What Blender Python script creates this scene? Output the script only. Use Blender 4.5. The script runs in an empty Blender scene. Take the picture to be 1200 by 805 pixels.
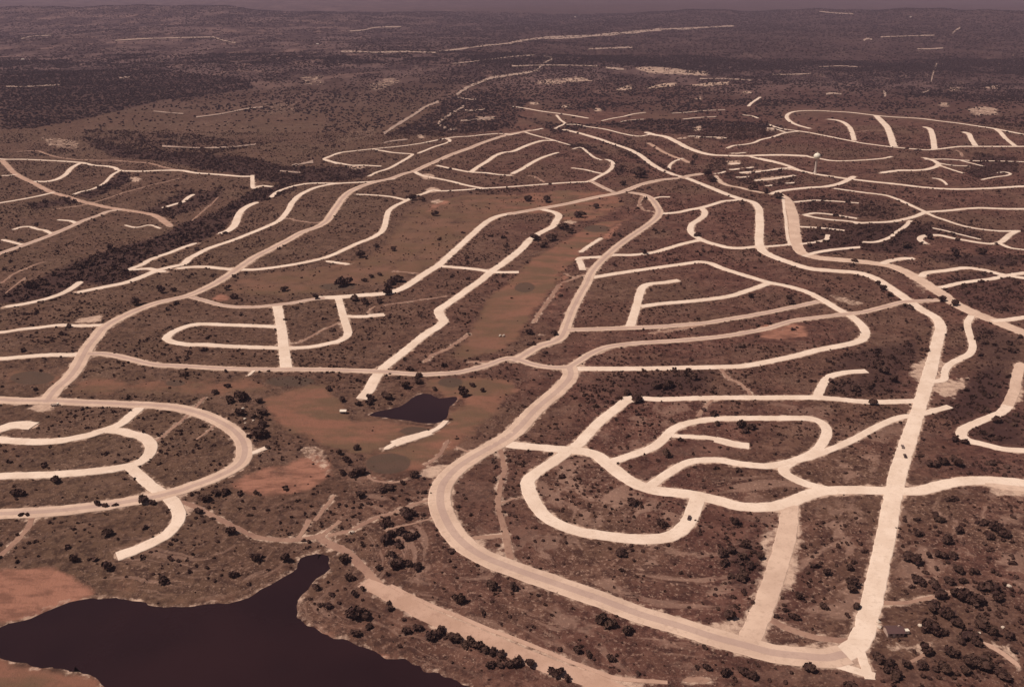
import bpy, math, random
import numpy as np
from mathutils import Vector

rng = np.random.default_rng(7)
random.seed(7)
sc = bpy.context.scene
COL = sc.collection

# ------------------------------------------------------------------ camera
CAM_H = 320.0
F_PX, CX, CY, YH = 1050.0, 600.0, 402.5, -25.0        # photograph is 1200 x 805, horizon row just above it
PITCH = math.atan((CY - YH) / F_PX)
cam_d = bpy.data.cameras.new("camera")
cam_d.sensor_width = 36.0
cam_d.lens = F_PX / 1200.0 * 36.0
cam_d.clip_start = 1.0
cam_d.clip_end = 200000.0
cam = bpy.data.objects.new("camera", cam_d)
COL.objects.link(cam)
cam.location = (0, 0, CAM_H)
cam.rotation_euler = (math.pi / 2 - PITCH, 0, 0)
sc.camera = cam

# ------------------------------------------------------------------ light
SUN_EL, SUN_AZ = math.radians(58), math.radians(-98)    # azimuth from +Y (away from the camera) towards +X
world = bpy.data.worlds.new("World")
sc.world = world
world.use_nodes = True
wn = world.node_tree
sky = wn.nodes.new("ShaderNodeTexSky")
sky.sky_type = 'NISHITA'
sky.sun_disc = False
sky.sun_elevation = SUN_EL
sky.sun_rotation = SUN_AZ
bg = wn.nodes["Background"]
tint = wn.nodes.new("ShaderNodeMix")                   # the old slide film saw the sky warm
tint.data_type, tint.blend_type = 'RGBA', 'MULTIPLY'
tint.inputs[0].default_value = 1.0
tint.inputs[7].default_value = (1.0, .70, .60, 1)
wn.links.new(sky.outputs[0], tint.inputs[6])
wn.links.new(tint.outputs[2], bg.inputs[0])
bg.inputs[1].default_value = 0.05
sun_d = bpy.data.lights.new("sun", 'SUN')
sun_d.energy = 4.2
sun_d.angle = math.radians(0.5)
sun_d.color = (1.0, 0.88, 0.78)
sun = bpy.data.objects.new("sun", sun_d)
COL.objects.link(sun)
to_sun = Vector((math.sin(SUN_AZ) * math.cos(SUN_EL), math.cos(SUN_AZ) * math.cos(SUN_EL), math.sin(SUN_EL)))
sun.rotation_euler = (-to_sun).to_track_quat('-Z', 'Y').to_euler()
sun.location = (0, 0, 900)
sc.view_settings.view_transform = 'Standard'
sc.view_settings.look = 'None'
sc.view_settings.gamma = 1.0
sc.view_settings.exposure = 0.05
sc.cycles.max_bounces = 4
sc.cycles.diffuse_bounces = 1
sc.cycles.glossy_bounces = 2
sc.cycles.transparent_max_bounces = 4
sc.cycles.volume_bounces = 0
HAZE_DENSITY, HAZE_COLOR = 6.0e-5, (0.54, 0.43, 0.57)

# ------------------------------------------------------------------ helpers
def sm(a, b, x):
    t = np.clip((x - a) / (b - a), 0, 1)
    return t * t * (3 - 2 * t)

def parse(s):
    out = []
    for ln in s.strip().splitlines():
        ln = ln.strip()
        if not ln or ln.startswith('#'):
            continue
        t = ln.split()
        out.append((t[0], float(t[1]), np.array([[float(v) for v in p.split(',')] for p in t[2:]])))
    return out

def polygon(s):
    return np.array([[float(v) for v in p.split(',')] for p in s.split()])

def rays(px):
    px = np.asarray(px, float).reshape(-1, 2)
    u = (px[:, 0] - CX) / F_PX
    v = (CY - px[:, 1]) / F_PX
    c, s = math.cos(PITCH), math.sin(PITCH)
    return np.stack([u, c + v * s, -s + v * c], 1)

def on_plane(px, z=0.0):
    d = rays(px)
    t = (z - CAM_H) / d[:, 2]
    return np.stack([d[:, 0] * t, d[:, 1] * t], 1)

def seg_dist(x, y, a, b):
    ax, ay = a
    dx, dy = b[0] - ax, b[1] - ay
    L = dx * dx + dy * dy + 1e-9
    t = np.clip(((x - ax) * dx + (y - ay) * dy) / L, 0, 1)
    return np.hypot(x - ax - t * dx, y - ay - t * dy)

def inside(x, y, P):
    r = np.zeros(x.shape, bool)
    n = len(P)
    for i in range(n):
        x0, y0 = P[i]
        x1, y1 = P[(i + 1) % n]
        if y0 == y1:
            continue
        c = ((y0 > y) != (y1 > y)) & (x < (x1 - x0) * (y - y0) / (y1 - y0) + x0)
        r ^= c
    return r

def sdist(x, y, P):
    d = np.full(x.shape, 1e9)
    n = len(P)
    for i in range(n):
        d = np.minimum(d, seg_dist(x, y, P[i], P[(i + 1) % n]))
    return np.where(inside(x, y, P), -d, d)        # negative inside

def catmull(P, n=6, closed=False):
    P = np.asarray(P, float)
    m = len(P)
    if m < 3 and not closed:
        return np.concatenate([P[0] + (P[1] - P[0]) * t[None] for t in np.linspace(0, 1, n + 1)[:, None]]).reshape(-1, 2)
    out = []
    for i in range(m if closed else m - 1):
        if closed:
            p0, p1, p2, p3 = P[i - 1], P[i], P[(i + 1) % m], P[(i + 2) % m]
        else:
            p1, p2 = P[i], P[i + 1]
            p0 = P[i - 1] if i else 2 * p1 - p2
            p3 = P[i + 2] if i + 2 < m else 2 * p2 - p1
        # centripetal parametrisation keeps the curve from overshooting
        t0 = 0.0
        t1 = t0 + max(np.linalg.norm(p1 - p0), 1e-6) ** .5
        t2 = t1 + max(np.linalg.norm(p2 - p1), 1e-6) ** .5
        t3 = t2 + max(np.linalg.norm(p3 - p2), 1e-6) ** .5
        for t in np.linspace(t1, t2, n, endpoint=False):
            A1 = (t1 - t) / (t1 - t0) * p0 + (t - t0) / (t1 - t0) * p1
            A2 = (t2 - t) / (t2 - t1) * p1 + (t - t1) / (t2 - t1) * p2
            A3 = (t3 - t) / (t3 - t2) * p2 + (t - t2) / (t3 - t2) * p3
            B1 = (t2 - t) / (t2 - t0) * A1 + (t - t0) / (t2 - t0) * A2
            B2 = (t3 - t) / (t3 - t1) * A2 + (t - t1) / (t3 - t1) * A3
            out.append((t2 - t) / (t2 - t1) * B1 + (t - t1) / (t2 - t1) * B2)
    if not closed:
        out.append(P[-1])
    return np.array(out)

def mesh_np(name, V, Q, mat=None, smooth=False, parent=None, link=True):
    """one mesh from a vertex array and a quad (or triangle) index array"""
    V = np.ascontiguousarray(V, dtype=np.float32)
    Q = np.ascontiguousarray(Q, dtype=np.int32)
    k = Q.shape[1]
    me = bpy.data.meshes.new(name)
    me.vertices.add(len(V))
    me.vertices.foreach_set("co", V.ravel())
    me.loops.add(Q.size)
    me.loops.foreach_set("vertex_index", Q.ravel())
    me.polygons.add(len(Q))
    me.polygons.foreach_set("loop_start", np.arange(0, Q.size, k, dtype=np.int32))
    me.polygons.foreach_set("use_smooth", np.full(len(Q), smooth, dtype=bool))
    me.update(calc_edges=True)
    if mat:
        me.materials.append(mat)
    if not link:
        return me
    o = bpy.data.objects.new(name, me)
    COL.objects.link(o)
    if parent:
        o.parent = parent
    return o

def part(name, me, parent, mat=None, loc=(0, 0, 0), rot=(0, 0, 0)):
    if mat and not me.materials:
        me.materials.append(mat)
    o = bpy.data.objects.new(name, me)
    COL.objects.link(o)
    o.parent = parent
    o.location = loc
    o.rotation_euler = rot
    return o

def thing(name, label, cat, loc, rz=0.0, group=None, scale=1.0):
    o = bpy.data.objects.new(name, None)
    COL.objects.link(o)
    o.location = loc
    o.rotation_euler = (0, 0, rz)
    o.scale = (scale,) * 3
    o["label"] = label
    o["category"] = cat
    if group:
        o["group"] = group
    return o

# ------------------------------------------------------------------ terrain
LAKE_Z, POND_Z = -6.0, -2.0
LAKE_PX = polygon("0,733 25,728 50,718 75,708 95,703 120,701 150,702 170,707 200,712 240,710 275,706 295,698 310,688 330,678 345,670 351,656 360,651 378,650 387,657 384,668 371,678 356,692 346,705 347,718 356,730 380,742 420,757 460,772 500,785 530,797 548,806 625,850 680,905 690,960 60,960 110,860 130,815 121,798 108,791 90,787 60,781 30,779 0,773 -120,765 -260,780 -260,735 -120,742")
POND_PX = polygon("430,485 450,481 470,476 484,466 494,461 503,462 514,467 536,465 533,471 526,477 523,489 515,495 503,496 475,492 450,489")
LAKE = catmull(on_plane(LAKE_PX, LAKE_Z), 6, True)
LAKE = LAKE + np.random.default_rng(3).normal(0, 1.1, LAKE.shape)
POND = catmull(on_plane(POND_PX, POND_Z), 4, True)

def ridge(x, y):
    """far hills: crest height by bearing"""
    az = x / np.maximum(y, 1.0)
    k = np.array([-1.2, -.53, -.3, -.25, -.06, -.03, 0, .036, .12, .145, .18, .22, .24, .27, .32, .45, 1.2])
    v = np.array([100, 90, 75, 40, 36, 30, 14, 0, 0, 14, 36, 34, 22, 40, 68, 85, 100.])
    c = np.interp(az, k, v) 
    c = c + (5 * np.sin(az * 61 + 1) + 4 * np.sin(az * 143)) * np.clip(c / 40, 0, 1)
    return c

def hraw(x, y):
    d = np.hypot(x, y)
    near = 4 * np.sin(x / 210 + .7) * np.sin(y / 190 + 1.1) + 2.2 * np.sin(x / 97 + y / 130) + 1.2 * np.sin(x / 58 - y / 47)
    mid = 12 * np.sin(x / 640 + 2) * np.sin(y / 520 + .4) + 9 * np.sin(x / 1100 - y / 900 + 1)
    z = near * (0.55 + .45 * sm(500, 1500, d)) * (1 - sm(4000, 7000, d)) + mid * sm(900, 2600, d) * (1 - .5 * sm(4500, 8000, d))
    far = sm(3800, 6500, d) * (14 * np.sin(x / 700 + y / 1500) + 10 * np.sin(x / 380 - y / 800 + 2)) * (1 - sm(8500, 9800, d))
    z = z + far
    r = ridge(x, y)
    z = z + (r - 0) * np.exp(-((d - 8800 - 700 * np.sin(x / 900)) / 1300) ** 2)
    return z

def h(x, y):
    x = np.asarray(x, float)
    y = np.asarray(y, float)
    z = hraw(x, y)
    for P, L, w in ((LAKE, LAKE_Z, 110.0), (POND, POND_Z, 60.0)):
        lo, hi = P.min(0) - w, P.max(0) + w
        m = (x > lo[0]) & (x < hi[0]) & (y > lo[1]) & (y < hi[1])
        if m.any():
            d = sdist(x[m], y[m], P)
            shore = L + np.where(d > 0, 0.09 * d, np.maximum(0.16 * d, -4.0))
            k = sm(0.0, w, d)
            z = z.copy()
            z[m] = shore * (1 - k) + z[m] * k
    return z

def steps(stops):
    """coordinates with a given spacing between stops, growing geometrically outside"""
    return np.unique(np.round(np.array(stops), 3))

xs = [0.0]
s = 5.0
while xs[-1] < 60000:
    if xs[-1] > 1150:
        s *= 1.035
    xs.append(xs[-1] + s)
xs = np.array(xs)
GX = np.concatenate([-xs[:0:-1], xs])
ys = [230.0]
s = 5.0
while ys[-1] < 95000:
    if ys[-1] > 2100:
        s *= 1.022 if ys[-1] < 12000 else 1.06
    ys.append(ys[-1] + s)
ys = np.array(ys)
yb = 230.0 - np.cumsum(8 * 1.15 ** np.arange(26))
GY = np.concatenate([yb[::-1], ys])
XX, YY = np.meshgrid(GX, GY)
ZZ = h(XX, YY)
NY, NX = ZZ.shape

def hg(x, y):
    """height of the ground sheet itself (bilinear on its grid)"""
    x = np.asarray(x, float)
    y = np.asarray(y, float)
    i = np.clip(np.searchsorted(GX, x) - 1, 0, NX - 2)
    j = np.clip(np.searchsorted(GY, y) - 1, 0, NY - 2)
    fx = np.clip((x - GX[i]) / (GX[i + 1] - GX[i]), 0, 1)
    fy = np.clip((y - GY[j]) / (GY[j + 1] - GY[j]), 0, 1)
    return (ZZ[j, i] * (1 - fx) + ZZ[j, i + 1] * fx) * (1 - fy) + (ZZ[j + 1, i] * (1 - fx) + ZZ[j + 1, i + 1] * fx) * fy

def ground(px):
    """points of the ground seen at photograph pixels"""
    d = rays(px)
    z = np.zeros(len(d))
    for k in range(40):
        t = (z - CAM_H) / np.minimum(d[:, 2], -1e-4)
        t = np.minimum(t, 30000)
        zn = hg(d[:, 0] * t, d[:, 1] * t)
        z = z + (zn - z) * (0.6 if k < 25 else 0.3)
    t = np.minimum((z - CAM_H) / np.minimum(d[:, 2], -1e-4), 30000)
    return np.stack([d[:, 0] * t, d[:, 1] * t], 1)

def project(x, y, z):
    c, s = math.cos(PITCH), math.sin(PITCH)
    dz = z - CAM_H
    dep = y * c - dz * s
    up = y * s + dz * c
    return CX + F_PX * x / dep, CY - F_PX * up / dep, dep
# ------------------------------------------------------------------ what the photograph's roads, tracks and clearings trace out
# kind  width in metres  points (photograph pixels, dropped onto the terrain)
ROADS = parse("""
# --- long straight road on the right and the big loop at the bottom
c 11.5 660,152 685,158 705,164 722,170 750,182 775,199 790,205 805,209 820,215 835,221 852,228 867,233 882,237 889,244 890,255 890,272 890,286 895,295 909,302 932,310 950,315 970,317 1007,320 1025,326 1038,334 1050,342 1063,351 1080,363 1096,372 1102,382 1100,395 1097,407 1090,435 1081,465 1067,510 1052,555 1045,592 1040,620 1030,667 1020,712 1012,742 1003,757 985,768 970,772
p 15 984,768 970,771 940,769 905,765 875,757 837,747 800,735 750,720 700,701 645,682 600,666 562,650 537,631 522,608 516,588 519,568 533,551 548,540 565,530 583,520 600,509 630,478 655,457 667,444 669,437 667,431
p 9 667,431 678,424 692,415 712,407 740,403 800,399 850,394 900,385 930,376 960,372 985,369 1012,366 1032,361 1060,354 1078,353 1097,352
c 5 1006,757 1011,772 1018,791
c 5 955,771 988,781 1018,790
c 11 590,518 600,521 630,524 665,527 685,529 700,534 710,542 720,550 740,564 765,574 790,577 815,580 840,586 865,593 900,594 925,589 945,581 962,576 1000,574 1037,575 1075,575 1100,569 1125,564 1165,563 1200,566 1230,570
e 12 926,594 925,612 920,635 910,667 902,690 893,715 885,735 876,754
c 10 745,467 735,469 722,479 710,488 700,497 688,510 675,523 667,527 655,536 642,545 628,554 619,563 620,575 630,594 638,604 650,612 675,622 705,627 740,631 770,631 786,628 797,622 806,612 811,602 817,586
c 8 733,467 745,466 770,468 800,467 850,466 900,466 957,466 985,468 1017,471 1070,470
c 8 720,540 735,535 750,530 765,524 776,516 783,508 792,501 810,495 837,491 870,490 900,490 937,490 953,491 964,496 969,505 965,517 958,526 948,533 927,541 900,546 870,544 840,539 815,540 803,543 792,549 775,560 763,569
c 6 792,511 815,512 832,513 845,516 855,519 872,522
c 8 927,542 919,548 920,554 927,559 945,567 960,571 973,574
c 7 927,541 945,537 962,531 980,524 1000,515 1030,499 1055,489 1075,486 1095,481 1110,477
c 8 958,465 961,457 965,449 970,443 978,439 995,436 1012,435
c 7 1085,448 1105,445 1107,436 1112,428 1124,421 1136,415 1140,406 1138,397 1135,388 1134,378 1138,371
t 3.5 1007,705 1035,706 1060,706 1080,702 1098,698 1127,690
t 4.5 902,724 915,733 937,741 950,745 965,748 997,750
d 3.2 1152,752 1168,761 1180,769 1196,782
t 2 1084,765 1078,770 1072,773
t 2 1090,752 1088,758 1084,765
e 9 1197,425 1192,440 1188,460 1180,477
c 8 1180,477 1172,484 1152,492 1138,498 1129,503 1127,510 1135,516 1155,521 1175,526 1200,528
e 8 1160,567 1175,570 1205,573
t 3.5 845,431 849,438 855,444 865,448 872,453 877,458 880,464
t 3 833,470 825,478 818,487
c 9 843,516 855,519 864,521 873,522
c 9 436,370 447,369
# --- wide pinkish road curving down the right side
e 15 910,226 920,232 925,240 929,250 931,265 932,275 934,287 941,297 957,302 978,304 1000,306 1020,308 1035,310 1048,313 1060,318 1070,323 1080,329 1100,342 1120,356 1140,366 1170,378 1195,388 1220,398
c 4 918,232 919,245 921,258 922,270 924,282 926,287
c 9 1035,309 1042,306 1060,303 1068,303
c 9 1080,324 1085,320 1110,317 1132,314 1150,316 1175,322 1200,326
c 8 1104,337 1125,332 1145,329 1162,327 1180,323 1200,320
c 8 1165,376 1180,375 1200,372
c 6 888,290 900,289 925,287
c 7 943,300 957,296 975,293 1007,290
c 6 940,286 955,284 968,281 970,276
c 7 932,237 955,235 978,236 1004,238
c 7 943,252 955,250 970,251 1003,256
c 6 940,266 958,267 987,270
# --- central roads
c 9 697,325 720,321 740,318 775,313 790,311 812,308 820,307 833,309 845,314 860,319 880,325 900,331 925,336 945,342 965,352 976,359 987,365 1001,373 1012,384 1014,392 1010,398 1000,402 975,407 955,411 937,416 900,424 870,429 845,430 800,431 750,432 700,432 680,432 668,432
c 8 898,333 887,337 875,341 860,346 845,349 820,352 800,354 775,356 753,359
c 9 738,384 742,372 747,356 750,344 754,336 761,333 780,331 793,329
p 9 667,387 695,386 725,385 775,383 800,381 825,379 850,375 880,370 902,366 925,361 940,358 957,354
t 4 762,391 780,388 800,385 822,381
p 11 603,423 618,414 632,406 648,401 657,396 662,387 666,376 670,365 676,353 682,342 688,332 692,322 700,311 712,299 726,287 740,277 752,269 762,262 770,255 773,248 770,242 766,236 760,231 752,228 740,226
p 9 667,431 650,431 632,429 620,426 608,422 598,420 588,422 575,427 562,431 550,434 535,437 520,438 497,439 475,438 450,436 400,434 350,433 300,433 262,432 225,430 205,429 185,428 172,426 160,423 148,420 135,417 122,415 107,415
c 6 765,233 775,231 783,231
t 4 752,231 749,237 750,243 756,247 766,249
c 8 774,251 795,249 808,246 820,244 835,240 848,236 860,235 868,234
c 9 822,244 826,248 825,253 820,257 812,262 809,268 812,275 822,281 832,285 840,287 852,290 865,291 890,289
c 8 822,281 800,286 780,292 770,295 760,297 740,299 720,299 707,301 690,302 679,303 681,310 683,316
c 6 680,296 688,290 697,284 705,279
t 3 660,331 670,328 683,322
t 3 662,320 668,324 676,325
t 4 655,333 648,345 640,356 632,367 626,378
# --- streets west of the golf course
p 12 597,251 615,248 632,245 665,239 700,231 727,226 750,217 775,211 797,209 809,206 822,204
c 10 375,349 400,348 425,346 450,344 464,341 475,336 495,323 515,310 526,300 537,290 549,279 562,267 571,260 580,255 590,252 600,250
c 10 632,245 642,247 650,249 655,253 652,259 647,266 637,271 628,276 620,282 612,291 605,297 595,305 585,312 575,319 562,330 550,338 538,347 525,356 515,363 516,370 520,376 513,383 500,391 475,411 450,431 442,440 437,449 432,458 425,466
c 7 515,312 540,314 560,316 580,319 605,319
c 8 207,315 225,313 243,313 262,315 280,316 300,316 325,313 350,309 378,303 392,298 405,292 420,285 436,279 447,272 451,265 453,255 456,247 464,241 475,236 485,231 497,227 508,223 517,224 540,223 567,221 585,220 600,219 640,216 670,214 690,213 700,208 710,203 717,197 718,191 714,188 710,187
c 6 417,228 440,229 460,231 477,235
c 6 382,306 395,308 410,310
p 13 55,470 65,457 80,444 90,431 97,418 103,407 113,395 120,386 130,379 145,371 165,362 185,355 207,350 220,347 237,340 255,331 282,313 300,301 318,292 337,282 355,272 372,266 382,260 388,252 392,246 397,239 402,232 410,225 425,218 442,213 460,209 473,204 485,201 498,195 512,189 530,181 550,174 562,169 573,165 595,158 612,155 622,153
c 9 90,343 110,339 130,335 145,332 165,325 182,318 200,313 214,310 222,303 233,297 245,291 272,282 300,271 325,260 333,253 338,246 343,237 351,229 360,224 370,220 383,217 400,215 420,214 437,213 460,210
c 8 317,232 325,225 335,221 350,217 365,215 385,215 400,215
t 4 338,256 350,259 365,261 377,261
c 8 230,285 215,290 200,296 185,301 173,306 167,310 153,316 175,315 183,317 194,319
c 11 302,237 292,241 284,246 279,253 276,262 271,268 264,272 256,274
c 7 296,206 296,212 298,221 306,218 318,219
c 8 195,396 200,391 207,387 215,384 225,381 235,380 245,380 270,381 300,382 322,383
c 8 195,397 200,400 207,402 222,404 240,404 270,406 300,407 337,408 360,407 375,405 388,402 397,400 406,395 408,390 405,379 400,362 396,348
c 10 325,359 330,385 333,410 336,433
c 7 407,371 428,371 447,369
p 8 227,349 245,354 260,358 278,360 300,360 320,358 345,355 360,352 377,350
t 3 348,402 360,397 372,390 396,379
t 2.5 448,358 470,355 490,352 505,350 525,347
t 2.5 430,368 434,363 438,360
t 4 497,425 502,420 507,416 514,413 520,411 529,406 537,400 544,396 549,391
t 4 549,424 562,424 577,424
t 3 460,318 475,319 492,321
c 8 5,360 30,356 52,351 65,347 75,343 84,338 95,330
c 7 -20,391 7,389 25,386 45,384 70,381 95,382 125,381
c 8 -20,422 7,420 30,418 60,416 82,416 97,415
# --- upper west subdivision
c 8 -25,185 7,187 25,187 50,188 70,189 85,190 97,191 110,194 125,195 135,197 140,200 165,201 190,200 212,200 230,203 245,204 270,206 283,207 295,207
t 5 20,178 33,177 45,177 55,181 65,184 85,187 112,188 135,188 155,190 172,191 185,194 195,197 208,199
c 9 95,191 87,195 82,199 78,204 72,208 65,211 55,213 42,213
d 10 2,188 10,196 17,203 25,208 42,216 62,226 80,231 95,236 108,239 125,243 145,246 165,249 180,252 188,256 193,260 200,265
c 7 -20,241 7,237 30,233 45,230 62,226
c 6 139,201 132,205 127,210 122,215 115,219 105,223 95,225 87,228
c 7 2,206 10,206 18,205
p 9 -25,306 7,295 30,287 62,275 87,264 100,258 115,253 127,248 140,246
c 6 60,274 52,270 45,269 35,266 27,266 17,269
c 6 90,262 82,259 70,258
c 6 2,281 15,284 26,287
t 3 60,246 80,243 95,241 107,238 125,233 145,226 160,222 178,217 195,213 210,209
c 8 227,228 220,232 214,237 207,239 190,244
t 3 256,231 246,241 235,250 224,260
t 3 2,332 15,322 30,315 42,310 53,307
t 2 5,345 20,333 30,325
c 4 146,264 160,267 175,264 188,268
# --- fan of streets at the top of the golf course
c 7 395,192 380,187 388,183 400,179 417,177 435,175 475,171 495,168 515,164 532,161 550,160 568,158 582,157 600,157
c 8 380,187 390,190 400,192 412,194 425,194 445,195
c 7 432,207 442,202 455,198 468,191 480,184 483,181 472,180 460,179 448,177 435,175
c 7 490,180 500,176 510,172 520,169 527,166 525,163 520,163
c 7 512,194 530,198 545,201 552,202 570,203 585,205 600,206
c 10 552,202 560,196 570,190 580,183 590,179 600,178 612,173 625,168 637,165 650,165
c 8 485,201 495,206 510,209 530,213 545,217 567,221
c 9 600,204 612,198 625,190 638,184 654,179
c 8 595,159 605,157 615,154 625,153 635,151
c 6 615,155 635,161 650,165 667,170
c 6 670,197 685,199 697,202 707,204
t 4 618,206 626,207 632,210 638,214
c 6 671,175 680,173 690,180 697,185 705,188
p 8 693,213 705,219 718,225
# --- rows of short cleared streets
c 10 855,193 861,192 868,192
c 9 854,199 860,199 866,198
c 10 867,203 876,202 884,202
c 9 885,202 900,200 915,198 930,197
c 8 862,208 870,208 879,207
c 10 884,212 894,211 904,210
c 9 904,210 918,208 930,206
c 7 874,197 878,197 883,196
c 7 896,218 901,218 906,217
c 7 920,215 925,215 931,214
c 7 856,180 865,180 874,179
c 6 806,160 815,160 824,161
c 5 828,161 836,161 850,162
# --- roads of the upper right
c 7 600,125 620,128 637,131 660,134 690,139
c 6 652,135 657,141 662,145 656,148 651,151
c 6 650,151 660,147 672,146 690,149 710,152 730,157 750,160 765,157
c 13 757,155 766,158 778,160 790,165 803,172 815,177 825,180 837,182 870,183 900,182 920,182 942,183
c 7 880,184 895,188 905,190 922,194 937,200
d 8 760,168 775,177 790,184 800,187 808,191
e 9 838,206 845,214 855,218 867,220 878,223 893,226
c 6 784,199 785,194 791,189 800,186
c 6 837,204 845,203 850,201
c 6 705,142 718,139 730,137 742,134 757,132
c 5 727,143 740,141 755,140
c 6 787,133 805,132 825,130 850,129
c 6 800,140 820,138 840,137
c 9 877,125 882,120 891,114
c 6 870,135 880,136 889,139
c 8 852,174 860,171 870,170 882,168 892,164 905,161 920,156 937,154
c 6 897,150 910,152 920,155
c 7 945,183 952,185 960,186 970,188 985,189 1010,188 1035,186 1044,184
c 9 890,186 905,189 922,194 937,200 950,203 960,205 987,209 1012,212 1030,214 1050,216 1075,219 1095,221 1125,222 1160,221 1192,219 1215,218
c 10 1001,207 992,212 982,216 967,219 950,220 930,222 915,224 903,228
c 7 977,221 1005,225 1037,229 1047,232 1055,235 1070,242 1085,249 1095,254 1107,258 1125,264 1138,267 1150,269 1170,271 1192,271 1215,271
c 8 1000,262 1025,261 1045,260 1065,256 1075,253 1085,249 1098,248 1112,247 1130,245 1150,244 1175,245 1215,245
c 6 945,253 960,256 975,258 990,259 1007,261
c 6 1067,259 1060,266 1050,273 1044,278 1037,281 1025,284 1012,284
c 8 1086,286 1080,283 1078,280 1082,277 1090,276 1102,276 1115,279 1132,282 1150,285 1163,286 1172,284 1178,280 1184,275 1192,271
c 6 1170,285 1185,291 1200,293
c 5 1090,267 1105,270 1125,275 1150,281
c 9 950,151 938,148 930,145 923,140 922,136 925,133 932,131 945,130 960,130 978,131 995,132 1030,136 1075,139 1100,142 1125,145 1145,148 1165,151 1180,154 1200,158
c 8 900,146 915,151 937,154 950,156 965,159 980,162 995,165 1010,168 1025,170 1050,173 1085,176 1100,175 1125,172 1142,172 1160,172 1192,172 1215,172
c 10 970,140 980,141 987,143 992,146 996,150 999,157 1001,165
c 14 1027,136 1034,143 1040,150 1044,160 1048,172
c 11 1083,149 1089,151 1092,156 1094,165 1095,175
c 10 1129,155 1135,157 1138,163 1143,171
c 9 1166,151 1172,155 1178,162 1189,171
c 9 1082,185 1090,187 1097,190 1100,193 1096,196 1085,199 1070,200 1055,200 1032,203
c 6 1085,187 1112,187 1125,188 1150,189 1170,189 1200,190
c 5 1098,191 1115,194 1135,195
c 5 1101,194 1112,198 1128,203
c 5 1128,189 1140,192 1152,195
c 4 1092,209 1100,210 1106,213 1110,217
c 5 1150,211 1165,208 1180,206 1184,204 1178,202 1168,203
t 4 1120,176 1126,179 1128,184
t 3 1004,155 1020,153 1036,153
# --- lower west subdivision
p 12 -30,467 7,469 25,470 60,470 100,472 130,473 150,474 175,475 200,477 217,480 232,484 248,490 262,497 273,504 281,512 286,521 287,530 284,540 277,547 265,554 250,561 237,566 225,570 212,575 200,578 185,582 150,588 125,592 100,595 75,598 50,600 7,602 -30,604
c 9 165,477 158,483 150,490 143,496 135,500 120,505 105,510 90,513 75,516 45,518 20,517 -20,513
c 9 130,504 145,506 155,509 165,511 173,516 177,522 176,530 171,537 165,541 157,545 147,547 130,550 112,552 90,554 62,556 30,557 -20,559
c 8.5 152,547 161,555 172,565 182,573 195,581 203,588 208,596 210,604 208,612 201,621 192,629 180,635 160,644 143,650
c 12 -10,506 4,502 12,499 25,498 36,499
c 5 286,530 296,531 304,528 309,526
t 2.5 240,465 233,473 225,482 217,489 203,501 191,511 183,517
t 2 250,500 243,506 233,513
t 4 211,588 222,591 235,597 255,607 275,617 290,625 303,630 320,632 340,633 360,631 375,629
t 5 375,629 386,637 400,643 410,650 420,660 430,670 442,682
t 3 375,629 385,621 395,613
d 9.5 430,684 450,693 462,700 475,706 490,715 507,723 528,732 550,741 575,751 600,762 625,772 650,782 700,799 740,815
d 2.6 462,688 485,700 512,712 540,723 570,736 597,746 610,751 625,757 645,765 663,773 682,780 700,787 720,794 745,797 775,799
t 4 800,797 820,796 832,797
t 4.5 38,604 36,612 32,620 24,629 15,638 3,649
t 4 586,527 589,538 591,550 588,562 585,575 584,595 588,608 592,622 595,638 598,652
t 3.5 550,632 562,630 575,629 592,628
t 2 586,590 595,587 603,584
t 3.5 390,626 412,621 425,614 440,607 450,604 460,601 475,595 490,589 502,586
t 2 450,622 467,617 482,614 497,610 510,606
t 3 392,580 387,587 380,595 375,602 371,607
t 3 361,612 358,619 353,626 349,631
c 5 450,527 458,523 465,519
c 9 465,519 476,515 487,512 500,508
c 5 498,509 509,504 517,499 521,495
t 3 497,546 505,541 511,537 517,531 521,524 526,515
t 2.5 534,523 540,526 548,529 558,532
t 2.5 430,556 436,562 450,565 465,565 478,561
c 3 291,441 295,437 300,433
""")

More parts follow.
